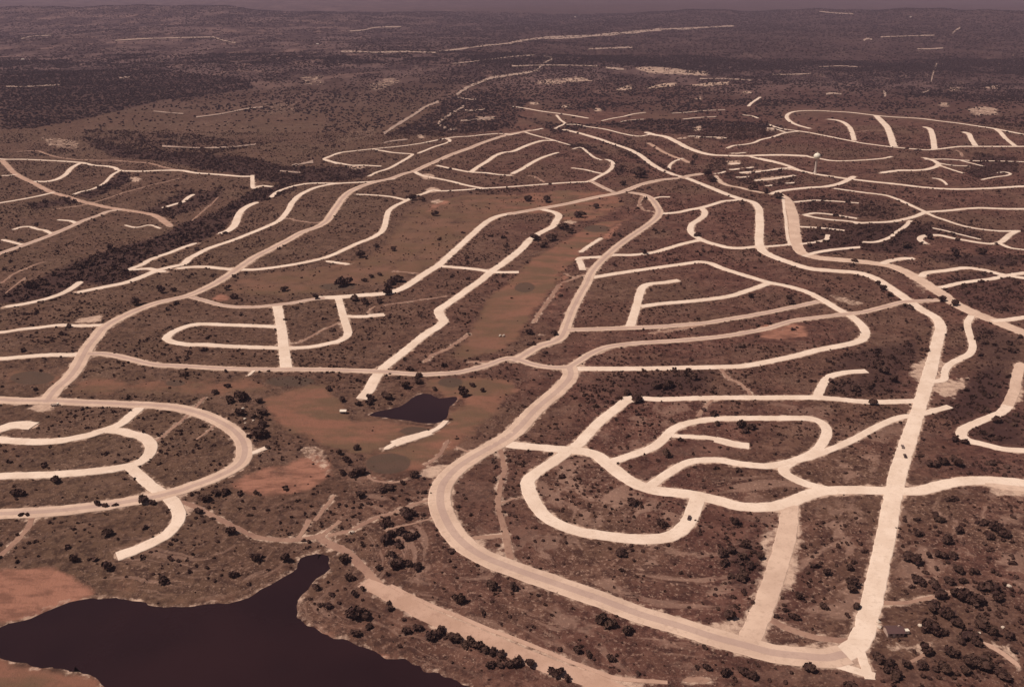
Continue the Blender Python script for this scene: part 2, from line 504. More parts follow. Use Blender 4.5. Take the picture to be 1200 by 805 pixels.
# far clearings and road cuts: thickness is given in rows of the photograph, laid onto the far slopes
FAR = parse("""
f 2.2 400,61 420,61 440,62 475,61 512,62
f 2.0 512,61 540,58 560,55 600,51
f 2.6 600,50 620,47 637,45 670,43
f 3.8 637,45 670,44 712,41 745,38 775,35
f 2.2 775,35 820,33 860,31
f 2.0 690,58 715,57 741,56
f 1.4 530,75 560,72 600,67 628,65
f 2.2 637,66 647,69 637,75 630,82
f 3.6 630,83 610,87 600,88 588,90
f 3.0 588,90 575,92 560,98 550,102 540,108 535,112
f 1.5 536,115 550,117 558,117
f 3.2 450,157 462,149 475,141 485,135 495,128 505,123 514,120
f 3.0 535,152 526,152 519,149 514,146 518,141 527,135 535,130 544,125
f 2.0 545,130 556,130 568,129
f 1.8 540,142 555,141 570,139 580,138
f 1.8 450,168 460,166 478,164
f 3.2 342,195 352,193 367,190
f 2.0 328,201 340,202 352,203
f 1.4 135,48 170,46 205,45 250,44
f 1.6 250,44 262,48 276,51
f 1.2 25,46 40,43 60,42
f 1.4 7,102 30,102 70,100
f 1.8 140,92 152,91
f 1.4 1032,44 1060,43 1095,42
f 2.4 1012,48 1016,46 1022,47
f 1.4 1075,58 1090,58 1105,57
f 2.4 1116,40 1120,36 1125,33
f 1.8 1091,97 1094,85 1098,74
f 2.0 968,111 976,110 986,111
f 3.0 1035,107 1037,110 1037,114
f 1.6 1080,110 1090,106
f 2.0 1140,16 1160,16 1174,15
f 1.4 1000,17 980,16 960,14
f 1.4 410,37 425,36 440,33 470,32
f 1.6 785,34 800,35 818,34
f 2.4 710,80 722,81 731,82
f 1.4 820,93 845,93 870,94 880,95
f 1.4 600,78 650,77 700,78
f 1.3 960,79 985,78 1005,79
f 1.3 905,88 925,88 950,87
f 1.6 230,138 260,134 290,128 310,126
f 1.4 180,131 200,133 215,134
f 1.8 190,172 230,174 270,173 300,170
""")

# ------------------------------------------------------------------ ground cover regions (photograph pixels)
FAIRWAY = [(polygon(p), a) for p, a in (
 ("310,468 337,457 360,452 382,450 388,460 400,474 410,490 440,508 450,520 447,528 415,531 385,522 350,507 326,497", 1.0),
 ("735,257 722,262 705,277 682,293 672,308 660,317 650,335 628,360 612,385 604,400 580,412 550,420 535,418 548,398 560,372 570,352 590,335 610,320 625,302 650,290 680,272 702,261", 1.0),
 ("497,445 560,441 600,446 610,460 592,468 575,490 540,516 505,546 485,552 440,552 425,540 440,530 470,522 500,510 522,498 530,480 540,468 505,460", 0.85),
 ("410,492 430,490 455,494 500,500 502,505 470,515 450,524 430,508", 0.8),
 ("75,452 110,439 200,446 292,440 320,456 290,464 200,464 120,463 72,461", 0.62),
 ("7,434 50,428 82,440 70,455 40,455 7,452", 0.55),
 ("300,330 360,320 420,314 450,302 470,290 500,262 520,242 560,236 598,245 560,262 530,290 500,312 470,326 420,326 390,339 350,345 300,347", 0.55),
 ("455,262 480,245 520,235 560,232 540,250 510,275 490,290 460,295", 0.5),
)]
FAIRWAY += [(polygon("430,300 470,262 490,240 540,228 600,228 660,222 720,224 735,240 700,258 660,262 640,250 600,252 565,268 530,298 500,318 470,330 400,340 330,350 270,345 250,335 300,318 360,316"), .62),
            (polygon("520,420 545,395 562,365 575,345 600,330 585,360 565,400 545,425"), .6),(polygon("90,674 150,680 220,690 290,698 280,707 240,711 200,713 165,706 120,702 95,702"), .55),
            (polygon("-60,772 0,776 60,783 118,795 132,818 -60,840"), .95)]
GREENS = [(455, 543, 27, 12), (529, 448, 15, 6), (38, 443, 26, 8), (615, 337, 12, 6), (205, 449, 12, 4), (485, 505, 18, 5), (340, 447, 30, 6), (395, 336, 22, 4), (700, 268, 16, 4)]
PALE = [(polygon(p), a) for p, a in (
 ("488,557 497,549 512,544 525,545 526,551 520,558 504,560", 1.0),
 ("1066,440 1068,428 1078,421 1090,417 1090,450 1078,455", .8),
 ("1090,452 1098,442 1110,447 1135,440 1134,455 1120,459 1118,470 1100,463", .8),
 ("85,378 90,373 105,371 118,368 121,374 112,379", .9),
 ("840,728 860,722 876,718 878,745 862,750 846,745 820,738 805,731", .75),
 ("1076,756 1086,751 1094,754 1092,762 1080,762", .8), ("985,576 1000,567 1025,567 1040,574 1038,584 1010,583 990,581", .6),
 ("1157,562 1200,558 1200,582 1160,580", .9), ("1182,476 1180,455 1188,425 1200,420 1200,470", .8), ("428,684 445,680 462,690 470,702 450,700", .7),
 ("32,478 40,471 62,471 66,476 60,480 45,484", 1.0),
 ("345,525 360,520 378,522 390,540 392,555 378,560 365,545 350,535", .55),
 ("1028,752 1060,751 1086,755 1075,762 1052,764 1030,757", .7),
 ("1148,750 1165,751 1188,754 1196,764 1198,784 1176,772", .72),
 ("893,625 908,610 906,660 895,695 884,735 876,735 884,690", .75),
 ("930,615 941,612 938,660 930,690 914,702 916,660", .85),
 ("655,545 680,540 690,560 665,580 645,580 640,560", .35),
 ("355,656 345,650 375,640 390,650 388,660 375,652", .6),
 ("300,700 320,688 345,672 350,680 320,695", .4),
  ("500,588 520,600 545,620 552,637 530,640 515,620 505,600", .35),
 ("770,480 860,478 860,484 800,486", .2),
 ("902,396 912,380 935,378 948,382 946,392 920,395", .3),
 ("492,206 500,203 512,206 505,211 495,210", .9),
 ("152,208 160,207 166,210 162,214 155,213", 1.0),
 ("497,222 508,219 517,222 510,226 500,226", .9),
 ("405,196 420,194 430,196 418,200", .8),
 ("500,236 515,233 522,236 510,240", .7),
 ("655,261 668,257 678,260 672,264", .7),
 ("850,189 868,188 869,193 852,194", .85), ("866,202 893,198 893,202 868,205", .9),
 ("884,210 905,207 920,206 920,209 900,212 885,213", .95), ("860,197 884,194 886,196 862,199", .6),
 ("895,213 930,211 925,214 900,216", .5), ("900,197 930,196 932,200 905,199", .8),
 ("792,162 806,160 806,163 794,164", .8), ("812,160 822,160 822,163 814,163", .8), ("838,160 850,161 850,164 838,163", .8),
 ("811,150 822,147 823,153 812,154", .9), ("790,151 798,149 798,153", .6), ("895,150 912,149 912,153 896,154", .7),
 ("720,105 740,99 744,105 725,107", .8), ("752,104 775,98 792,97 792,101 770,104", .8), ("800,101 830,97 855,96 855,99 830,102", .75),
 ("618,96 680,90 700,95 640,100", .6), ("740,80 760,78 830,84 830,90 760,86", .7),
 ("812,117 822,112 822,118", .9), ("868,108 880,106 882,110 870,110", .8), ("620,120 632,120 632,123 620,123", .8), ("655,125 668,122 667,128", .8), ("695,127 705,127 705,131 696,131", .8),
 ("1110,103 1125,101 1128,107 1112,108", .5), ("1130,128 1150,124 1172,128 1172,135 1140,136", .6), ("1098,120 1114,120 1114,126 1100,125", .6), ("1150,103 1170,100 1170,106", .6),
 ("556,136 582,136 580,141 558,142", .6), ("488,158 498,158 498,163 490,162", .8),
 ("430,100 460,90 470,96 440,108", .45), ("350,90 380,88 380,100 355,100", .42), ("300,122 350,118 352,130 310,135", .38),
 ("190,145 260,140 300,150 260,168 200,165", .33), ("45,160 95,165 95,175 55,172", .5), ("390,160 420,150 450,145 440,160 400,168", .38),
 ("595,418 602,414 606,418 600,422", .5), ("620,432 655,436 650,445 610,445", .25),
 ("622,390 632,391 640,392 640,396 622,395", .6),
 ("1000,350 1015,355 1005,362 985,355 965,345 975,344", .6),
 ("1060,320 1085,335 1090,350 1080,345 1070,332", .6),
)]
RED = [(polygon(p), a) for p, a in (
 ("-40,672 0,670 30,668 60,667 85,674 92,684 116,690 104,702 70,708 40,722 0,728 -40,730", 1.0),
 ("268,568 290,556 310,546 345,541 366,527 390,536 390,560 362,575 330,582 292,580", .75),
 ("246,352 252,345 262,343 270,349 266,354", .9),
 ("886,388 900,380 930,378 948,383 946,394 915,398 890,396", .75),
 ("640,372 652,340 662,318 668,322 655,350 642,378", .6),
 ("706,278 722,262 730,262 716,280 708,285", .7),
 ("470,690 500,700 540,717 550,728 510,715 475,703", .5),
 ("505,240 522,234 530,236 512,246 495,252", .6),
 ("600,455 612,450 614,460 595,462", .6),
 ("420,545 436,556 470,560 500,548 505,556 480,566 450,570 425,560", .45),
)]
RED += [(polygon("346,710 380,741 420,756 460,771 500,784 545,804 528,810 490,796 450,780 405,764 360,744"), .62)]
# woods: density of trees relative to open scrub, plus one cloud shadow patch
LEDGES = [(polygon(p), a) for p, a in (
 ("645,545 690,535 770,590 800,600 790,622 720,625 660,605 630,580", 1.0),
 ("600,640 660,628 860,640 880,700 850,735 760,712 640,676", .9),
 ("905,600 1035,590 1015,745 900,740", .8),
 ("1060,585 1200,575 1200,690 1060,705", .9),
 ("930,545 1045,500 1045,570 960,570", .8),
 ("720,470 1000,470 960,490 800,490 710,540 690,510", .5),
 ("420,560 520,600 600,660 860,760 760,790 560,730 440,670", .7),
 ("345,690 420,720 520,760 500,780 360,730", .6),
 ("150,640 330,640 330,690 200,700 120,690", .6),
 ("820,560 930,560 960,578 860,582", .9),
)]
WOODS_AND_CLOUD_SHADE = [(polygon(p), a) for p, a in (
 ("0,343 30,335 60,322 90,307 120,297 150,288 190,278 215,262 255,250 280,235 300,222 335,216 345,222 300,238 275,250 255,272 232,283 190,297 150,311 165,323 130,333 92,332 70,346 20,354 0,354", 10.0),
 ("95,160 180,165 230,180 300,186 330,195 380,197 430,196 432,206 400,212 330,215 280,205 200,190 130,183", 6.0),
 ("92,229 125,215 145,204 155,211 130,222 105,233", 9.0),
 ("35,238 85,232 90,238 40,246", 5.0),
 ("165,247 185,240 215,222 240,225 258,220 262,232 225,246 200,255 180,252", 4.5),
 ("640,160 690,178 720,190 735,200 725,208 715,185 690,170 660,168", 5.0),
 ("740,168 720,160 700,158 730,180 760,196 790,203 770,190", 3.0),
 ("640,432 690,450 750,436 800,436 840,432 835,445 830,460 760,463 700,462 690,470 740,468 720,472", 3.4),
 ("745,452 770,440 815,434 828,437 824,455 780,463 745,472 728,470", 5.0),
 ("985,415 1030,405 1080,398 1075,425 1062,435 1055,462 1000,466 968,462 972,448 1010,440 1012,432 970,438", 4.5),
 ("1100,470 1118,470 1120,456 1150,430 1180,425 1180,470 1150,488 1130,495 1105,490", 5.0),
 ("1140,500 1175,487 1200,480 1200,525 1160,518 1138,512", 5.5),
 ("1130,380 1165,385 1192,395 1200,425 1150,425 1142,400", 4.0),
 ("945,270 1000,262 1060,262 1090,264 1100,274 1078,276 1075,295 1120,310 1190,312 1200,300 1120,300 1040,296 1010,292 970,298 945,296", 6.0),
 ("1090,262 1140,272 1160,283 1110,274", 4.0),
 ("1110,325 1150,318 1200,328 1200,370 1150,365 1115,350", 3.6),
 ("1145,180 1190,185 1192,202 1150,210 1135,205", 5.0),
 ("935,232 1000,228 1030,232 1060,245 1040,258 980,256 940,248", 2.8),
 ("600,135 650,145 700,145 760,140 880,140 920,150 900,160 850,168 800,158 700,148 650,158 640,150", 4.0),
 ("840,186 930,200 935,216 900,220 850,210 830,196", 3.0),
 ("560,110 1200,105 1200,150 1100,140 1000,128 930,126 900,145 760,132 690,132 600,120", 3.0),
 ("450,160 520,118 560,108 620,118 600,150 520,160", 4.0),
 ("1030,600 1200,580 1200,640 1100,660 1060,655", 1.7),
 ("1030,660 1100,655 1200,640 1200,740 1140,740 1100,720 1060,690", 1.7),
 ("1095,700 1150,690 1200,700 1200,805 1020,805 1030,775 1080,770 1090,740", 2.1),
 ("845,650 880,630 890,650 885,700 860,690 855,670", 4.0),
 ("990,480 1030,480 1030,492 1000,500", 1.6),
 ("700,455 720,440 745,436 735,460", 3.0),
 ("1100,540 1160,535 1190,550 1120,558", 3.0),
 ("150,640 200,640 280,670 290,690 250,690 200,672 160,660", 2.2),
 ("420,560 500,560 515,590 470,600 440,610", 1.3),
 ("380,480 420,478 470,468 480,476 430,484 400,484", 2.0),
 ("0,84 150,80 290,94 300,104 200,116 110,138 40,150 0,152", 4.5),  # cloud shadow, put in as denser trees and a darker ground colour
 ("300,100 480,78 560,90 520,118 450,150 380,160 380,135 300,130", 2.0),
 ("100,152 230,158 300,170 260,182 160,176 100,165", 2.6),
 ("590,740 610,755 660,775 640,785 610,790 560,770 560,755", 1.5),
 ("850,755 960,775 990,790 980,805 800,805 830,770", 1.8),
)]
# ------------------------------------------------------------------ rasters of the near ground (roads, water, cover) on a 3 m grid
RX0, RX1, RY0, RY1, RS = -2100.0, 2100.0, 230.0, 3700.0, 4.0
rx = np.arange(RX0, RX1, RS)
ry = np.arange(RY0, RY1, RS)
RXX, RYY = np.meshgrid(rx, ry)
road_d = np.full(RXX.shape, 60.0, np.float32)          # metres to the nearest road edge
fair = np.zeros(RXX.shape, np.float32)
green = np.zeros(RXX.shape, np.float32)
pale = np.zeros(RXX.shape, np.float32)
red = np.zeros(RXX.shape, np.float32)
wood = np.ones(RXX.shape, np.float32)
ledge = np.zeros(RXX.shape, np.float32)

def window(P, pad):
    lo, hi = P.min(0) - pad, P.max(0) + pad
    i0, i1 = np.clip(((np.array([lo[0], hi[0]]) - RX0) / RS).astype(int) + [0, 1], 0, len(rx))
    j0, j1 = np.clip(((np.array([lo[1], hi[1]]) - RY0) / RS).astype(int) + [0, 1], 0, len(ry))
    return slice(j0, j1), slice(i0, i1)

def raster_poly(px, arr, amp, soft, mode="max"):
    P = ground(px)
    w = window(P, soft * 2)
    if arr[w].size == 0:
        return
    d = sdist(RXX[w], RYY[w], P)
    m = sm(soft, -soft, d)
    if mode == "max":
        arr[w] = np.maximum(arr[w], amp * m)
    else:
        arr[w] = arr[w] * (1 - m) + amp * m

def size_at(px):
    g = ground([px])[0]
    return project(g[0], g[1], 0.0)[2] / F_PX          # metres per photograph pixel

for P, a in FAIRWAY:
    raster_poly(P, fair, a, 13.0)
for (gx, gy, a, b) in GREENS:
    t = np.linspace(0, 2 * np.pi, 20, endpoint=False)
    raster_poly(np.stack([gx + a * np.cos(t), gy + b * np.sin(t)], 1), green, 1.0, 5.0)
for P, a in PALE:
    raster_poly(P, pale, a, 4.0 + 3.0 * size_at(P.mean(0)))
for P, a in LEDGES:
    raster_poly(P, ledge, a, 22.0)
for P, a in RED:
    raster_poly(P, red, a, 6.0)
for P, a in WOODS_AND_CLOUD_SHADE:
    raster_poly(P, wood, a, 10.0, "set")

lines = []
for kind, wd, P in ROADS:
    G = ground(P)
    L = catmull(G, 8)
    lines.append((kind, wd, L))
    for a, b in zip(G[:-1], G[1:]):
        w = window(np.stack([a, b]), 40)
        if road_d[w].size:
            road_d[w] = np.minimum(road_d[w], seg_dist(RXX[w], RYY[w], a, b) - wd / 2)

water = np.zeros(RXX.shape, bool)
shore = np.full(RXX.shape, 99.0, np.float32)
for P in (LAKE, POND):
    w = window(P, 60)
    d = sdist(RXX[w], RYY[w], P)
    water[w] |= d < 2
    shore[w] = np.minimum(shore[w], d)

def samp(arr, x, y, out=0.0):
    i = np.round((x - RX0) / RS).astype(int)
    j = np.round((y - RY0) / RS).astype(int)
    ok = (i >= 0) & (i < len(rx)) & (j >= 0) & (j < len(ry))
    r = np.full(np.shape(x), out, np.float32)
    r[ok] = arr[j[ok], i[ok]]
    return r

def samp_lin(arr, x, y, out=0.0):
    fi = (x - RX0) / RS
    fj = (y - RY0) / RS
    ok = (fi >= 0) & (fi < len(rx) - 1.01) & (fj >= 0) & (fj < len(ry) - 1.01)
    r = np.full(np.shape(x), out, np.float32)
    i = fi[ok].astype(int)
    j = fj[ok].astype(int)
    u = fi[ok] - i
    v = fj[ok] - j
    r[ok] = (arr[j, i] * (1 - u) + arr[j, i + 1] * u) * (1 - v) + (arr[j + 1, i] * (1 - u) + arr[j + 1, i + 1] * u) * v
    return r

# ------------------------------------------------------------------ materials
class NT:
    def __init__(self, name, rough=0.9, spec=0.2):
        self.m = bpy.data.materials.new(name)
        self.m.use_nodes = True
        self.t = self.m.node_tree
        self.b = self.t.nodes["Principled BSDF"]
        self.b.inputs["Roughness"].default_value = rough
        self.b.inputs["Specular IOR Level"].default_value = spec
        self.pos = self.t.nodes.new("ShaderNodeNewGeometry").outputs["Position"]

    def link(self, a, b):
        self.t.links.new(a, b)

    def noise(self, scale, detail=4, rough=.55, stretch=None, off=(0, 0, 0), dist=0.0):
        mp = self.t.nodes.new("ShaderNodeMapping")
        mp.inputs["Location"].default_value = off
        mp.inputs["Scale"].default_value = stretch or (1, 1, 1)
        self.link(self.pos, mp.inputs["Vector"])
        n = self.t.nodes.new("ShaderNodeTexNoise")
        n.inputs["Scale"].default_value = scale
        n.inputs["Detail"].default_value = detail
        n.inputs["Roughness"].default_value = rough
        n.inputs["Distortion"].default_value = dist
        self.link(mp.outputs[0], n.inputs["Vector"])
        return n.outputs[0]

    def voro(self, scale):
        n = self.t.nodes.new("ShaderNodeTexVoronoi")
        n.inputs["Scale"].default_value = scale
        self.link(self.pos, n.inputs["Vector"])
        return n.outputs["Distance"]

    def math(self, op, a, b=0.0, c=None):
        n = self.t.nodes.new("ShaderNodeMath")
        n.operation = op
        for k, v in enumerate((a, b, c)):
            if v is None:
                continue
            if isinstance(v, (int, float)):
                n.inputs[k].default_value = v
            else:
                self.link(v, n.inputs[k])
        return n.outputs[0]

    def step(self, v, lo, hi, to0=0.0, to1=1.0):
        n = self.t.nodes.new("ShaderNodeMapRange")
        n.interpolation_type = 'SMOOTHSTEP'
        n.inputs["From Min"].default_value = lo
        n.inputs["From Max"].default_value = hi
        n.inputs["To Min"].default_value = to0
        n.inputs["To Max"].default_value = to1
        self.link(v, n.inputs["Value"])
        return n.outputs[0]

    def mix(self, f, a, b):
        n = self.t.nodes.new("ShaderNodeMix")
        n.data_type = 'RGBA'
        for sck, v in ((n.inputs[0], f), (n.inputs[6], a), (n.inputs[7], b)):
            if isinstance(v, (int, float)):
                sck.default_value = v
            elif isinstance(v, tuple):
                sck.default_value = (*v, 1)
            else:
                self.link(v, sck)
        return n.outputs[2]

    def attr(self, name):
        n = self.t.nodes.new("ShaderNodeAttribute")
        n.attribute_name = name
        return n

    def color(self, c):
        if isinstance(c, tuple):
            self.b.inputs["Base Color"].default_value = (*c, 1)
        else:
            self.link(c, self.b.inputs["Base Color"])
        return self.m

    def bump(self, hgt, strength, dist):
        n = self.t.nodes.new("ShaderNodeBump")
        n.inputs["Strength"].default_value = strength
        n.inputs["Distance"].default_value = dist
        self.link(hgt, n.inputs["Height"])
        self.link(n.outputs[0], self.b.inputs["Normal"])

C_SCRUB, C_SCRUB2, C_DARK = (.084, .035, .027), (.145, .067, .050), (.038, .0160, .0138)
C_LIME, C_FAIR, C_FAIR2 = (.46, .30, .22), (.225, .103, .069), (.142, .083, .052)
C_GREEN, C_RED, C_DUST = (.082, .054, .040), (.34, .158, .108), (.55, .385, .29)
C_FARLAND, C_FARPALE = (.042, .022, .022), (.21, .125, .105)

def ground_material():
    g = NT("rangeland", 0.95, 0.1)
    a1, a2 = g.attr("cover"), g.attr("soil")
    s1 = g.t.nodes.new("ShaderNodeSeparateColor")
    g.link(a1.outputs["Color"], s1.inputs[0])
    s2 = g.t.nodes.new("ShaderNodeSeparateColor")
    g.link(a2.outputs["Color"], s2.inputs[0])
    n_big = g.noise(.006, 3)
    n_mid = g.noise(.045, 5, .62)
    n_fine = g.noise(.17, 6, .74)
    n_grit = g.noise(.8, 3, .6)
    c = g.mix(g.step(n_mid, .40, .64), C_SCRUB, C_SCRUB2)
    c = g.mix(g.math('MULTIPLY', g.step(n_big, .42, .62), .6), c, (.118, .068, .045))
    c = g.mix(g.math('MULTIPLY', g.step(n_fine, .46, .60), .72), c, C_DARK)
    # greener grass on the western, lake side of the country
    xyz = g.t.nodes.new("ShaderNodeSeparateXYZ")
    g.link(g.pos, xyz.inputs[0])
    west = g.step(g.math('ADD', xyz.outputs[0], g.math('MULTIPLY', g.math('SUBTRACT', n_big, .5), 500)), -260, 60, 1.0, 0.0)
    c = g.mix(g.math('MULTIPLY', west, .6), c, g.mix(g.step(n_fine, .44, .60), (.112, .067, .043), (.050, .030, .021)))
    # limestone ledges along the slopes and loose pale rock
    led = g.noise(.16, 4, .6, stretch=(.13, .22, 16.0), dist=.5)
    lm = g.math('MULTIPLY', g.step(led, .51, .60), a2.outputs['Alpha'])
    c = g.mix(g.math('MULTIPLY', lm, .75), c, (.30, .18, .135))
    sp = g.step(g.noise(.42, 5, .72, off=(7, 3, 0)), .53, .66)
    c = g.mix(g.math('MULTIPLY', g.math('MULTIPLY', sp, g.math('ADD', a2.outputs['Alpha'], .30)), .55), c, (.40, .25, .185))
    rock = g.math('MULTIPLY', g.step(n_grit, .60, .70), g.step(g.noise(.02, 3, off=(40, 9, 3)), .45, .60))
    c = g.mix(g.math('MULTIPLY', rock, .65), c, C_LIME)
    # far country: scattered clearings
    far_n = g.noise(.0045, 6, .68, stretch=(.8, .55, 1))
    cf = g.mix(g.step(far_n, .46, .58), C_FARLAND, (.112, .067, .062))
    cf = g.mix(g.math('MULTIPLY', g.step(g.noise(.012, 6, .75, stretch=(.7, .4, 1)), .52, .62), .65), cf, C_FARPALE)
    c = g.mix(s2.outputs[2], c, cf)
    # woodland floor, also darkens the cloud shadow patch
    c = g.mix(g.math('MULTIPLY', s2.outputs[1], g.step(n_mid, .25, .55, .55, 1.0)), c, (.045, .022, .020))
    # mown fairways and greens
    fn = g.noise(.035, 4, .6, stretch=(.5, 1.3, 1))
    fc = g.mix(g.step(fn, .40, .62), C_FAIR, C_FAIR2)
    olive = g.math('MULTIPLY', g.step(xyz.outputs[0], -90, 60, 1.0, 0.0), g.step(xyz.outputs[1], 640, 760))
    fc = g.mix(g.math('MULTIPLY', olive, .75), fc, g.mix(g.step(g.noise(.02, 4, .6, off=(5, 1, 0)), .40, .62), (.122, .072, .044), (.165, .088, .060)))
    fc = g.mix(g.math('MULTIPLY', g.step(n_fine, .50, .66), .35), fc, (.12, .062, .045))
    ed = g.math('ADD', s1.outputs[0], g.math('MULTIPLY', g.math('SUBTRACT', n_mid, .5), 1.2))
    c = g.mix(g.step(ed, .30, .70), c, fc)
    ed = g.math('ADD', s1.outputs[1], g.math('MULTIPLY', g.math('SUBTRACT', n_mid, .5), .6))
    c = g.mix(g.math('MULTIPLY', g.step(ed, .35, .65), .85), c, C_GREEN)
    # reddish cuts, bare pale ground, dust beside the roads
    ed = g.math('ADD', s2.outputs[0], g.math('MULTIPLY', g.math('SUBTRACT', n_mid, .5), 1.3))
    c = g.mix(g.math('MULTIPLY', g.step(ed, .30, .75), .9), c, g.mix(g.step(g.noise(.09, 5, .65, stretch=(.6, 1.4, 1)), .42, .62), C_RED, (.20, .092, .064)))
    ed = g.math('ADD', s1.outputs[2], g.math('MULTIPLY', g.math('SUBTRACT', g.noise(.16, 5, .7), .5), 1.5))
    ed = g.math('ADD', ed, g.math('MULTIPLY', s2.outputs[2], g.math('MULTIPLY', g.math('SUBTRACT', g.noise(.05, 4, .75, off=(3, 8, 0)), .5), 3.2)))
    c = g.mix(g.step(ed, .40, .72), c, g.mix(g.step(n_fine, .42, .6), C_DUST, (.38, .255, .195)))
    m = g.color(c)
    g.bump(g.math('ADD', n_fine, g.math('MULTIPLY', n_grit, .35)), .55, 1.6)
    return m

def dirt_material(name, c1, c2, c3):
    g = NT(name, 0.95, 0.1)
    c = g.mix(g.step(g.noise(.05, 5, .6), .38, .64), c1, c2)
    c = g.mix(g.math('MULTIPLY', g.step(g.noise(.35, 4, .65), .52, .66), .45), c, c3)
    m = g.color(c)
    g.bump(g.noise(.9, 3), .25, .3)
    return m

M_GROUND = ground_material()
M_SHOULDER = dirt_material("gravel_shoulder", (.63, .455, .350), (.54, .380, .290), (.42, .29, .22))
M_CALICHE = dirt_material("crushed_limestone", (.76, .605, .490), (.68, .525, .415), (.55, .410, .315))
M_TAN = dirt_material("tan_dirt", (.50, .325, .245), (.42, .265, .195), (.33, .20, .15))
M_TRACK = dirt_material("wheel_track", (.34, .205, .15), (.27, .155, .115), (.19, .105, .08))
M_ASPHALT = dirt_material("dusty_asphalt", (.49, .345, .280), (.44, .305, .250), (.38, .26, .215))
M_FAR = dirt_material("far_caliche", (.42, .30, .24), (.33, .23, .185), (.20, .13, .105))

def foliage(name, base, vary, light):
    g = NT(name, 0.8, 0.15)
    n = g.t.nodes.new("ShaderNodeNewGeometry")
    isl = n.outputs["Random Per Island"]
    c = g.mix(isl, base, vary)
    c = g.mix(g.math('MULTIPLY', g.step(g.noise(.05, 3), .48, .66), .6), c, light)
    return g.color(c)

M_LEAF = foliage("juniper_leaf", (.048, .0225, .0195), (.080, .042, .031), (.090, .050, .035))
M_SCRUB = foliage("scrub_leaf", (.045, .0205, .017), (.082, .040, .030), (.095, .050, .036))
M_FARLEAF = foliage("far_leaf", (.026, .0135, .0140), (.043, .024, .022), (.050, .028, .025))
_g = NT("bark"); M_BARK = _g.color((.10, .058, .045))

def water_material():
    g = NT("lake_water", 0.22, 0.22)
    m = g.color(g.mix(g.step(g.noise(.01, 3), .35, .7), (.0165, .0066, .0078), (.0240, .0095, .0105)))
    g.bump(g.noise(.5, 4, .6), .12, .25)
    return m
M_WATER = water_material()

# ------------------------------------------------------------------ the ground sheet
V = np.stack([XX.ravel(), YY.ravel(), ZZ.ravel()], 1)
J, I = np.meshgrid(np.arange(NY - 1), np.arange(NX - 1), indexing='ij')
k = (J * NX + I).ravel()
Q = np.stack([k, k + 1, k + NX + 1, k + NX], 1)
terrain = mesh_np("ground", V, Q, M_GROUND, True)
terrain["kind"] = "structure"
X1, Y1 = XX.ravel(), YY.ravel()
dist = np.hypot(X1, Y1)
dust = np.maximum(samp_lin(pale, X1, Y1), .80 * sm(5.0, -2.0, samp_lin(road_d, X1, Y1, 60.0)) * (samp(wood, X1, Y1, 1.0) < 2))
sh = samp_lin(shore, X1, Y1, 99.0)
dust = np.maximum(dust, np.where(Y1 < 560, .56, .45) * sm(6.5, .5, sh))
cover = np.stack([samp_lin(fair, X1, Y1), samp_lin(green, X1, Y1), dust, np.ones_like(dust)], 1)
AZ1 = X1 / np.maximum(Y1, 1)
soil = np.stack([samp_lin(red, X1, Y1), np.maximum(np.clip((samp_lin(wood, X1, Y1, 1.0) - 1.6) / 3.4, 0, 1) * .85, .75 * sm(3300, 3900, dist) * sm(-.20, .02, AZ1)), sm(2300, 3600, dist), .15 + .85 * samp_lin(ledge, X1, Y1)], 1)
for nm, arr in (("cover", cover), ("soil", soil)):
    at = terrain.data.attributes.new(nm, 'FLOAT_COLOR', 'POINT')
    at.data.foreach_set("color", arr.astype(np.float32).ravel())

# ------------------------------------------------------------------ water
def water_sheet(name, P, z, extra):
    c = P.mean(0)
    n = P - np.roll(P, 1, 0)
    # widen the outline so the bank, not the sheet's rim, draws the shoreline
    t = np.roll(P, -1, 0) - np.roll(P, 1, 0)
    nr = np.stack([t[:, 1], -t[:, 0]], 1)
    nr /= np.linalg.norm(nr, axis=1)[:, None] + 1e-9
    area = .5 * np.sum(P[:, 0] * np.roll(P[:, 1], -1) - np.roll(P[:, 0], -1) * P[:, 1])
    O = P + nr * (extra if area > 0 else -extra)
    import bmesh
    bm = bmesh.new()
    vs = [bm.verts.new((p[0], p[1], z)) for p in O]
    f = bm.faces.new(vs)
    bm.normal_update()
    if f.normal.z < 0:
        f.normal_flip()
    bmesh.ops.triangulate(bm, faces=[f])
    me = bpy.data.meshes.new(name)
    bm.to_mesh(me)
    bm.free()
    me.materials.append(M_WATER)
    o = bpy.data.objects.new(name, me)
    COL.objects.link(o)
    o["kind"] = "structure"
water_sheet("lake_water", LAKE, LAKE_Z, 5.0)
water_sheet("pond_water", POND, POND_Z, 4.0)

# ------------------------------------------------------------------ roads
def wob(s, seed, wave):
    r = np.random.default_rng(seed)
    k = np.arange(0, s[-1] + 3 * wave, wave)
    return np.interp(s, k, r.normal(0, 1, len(k)))

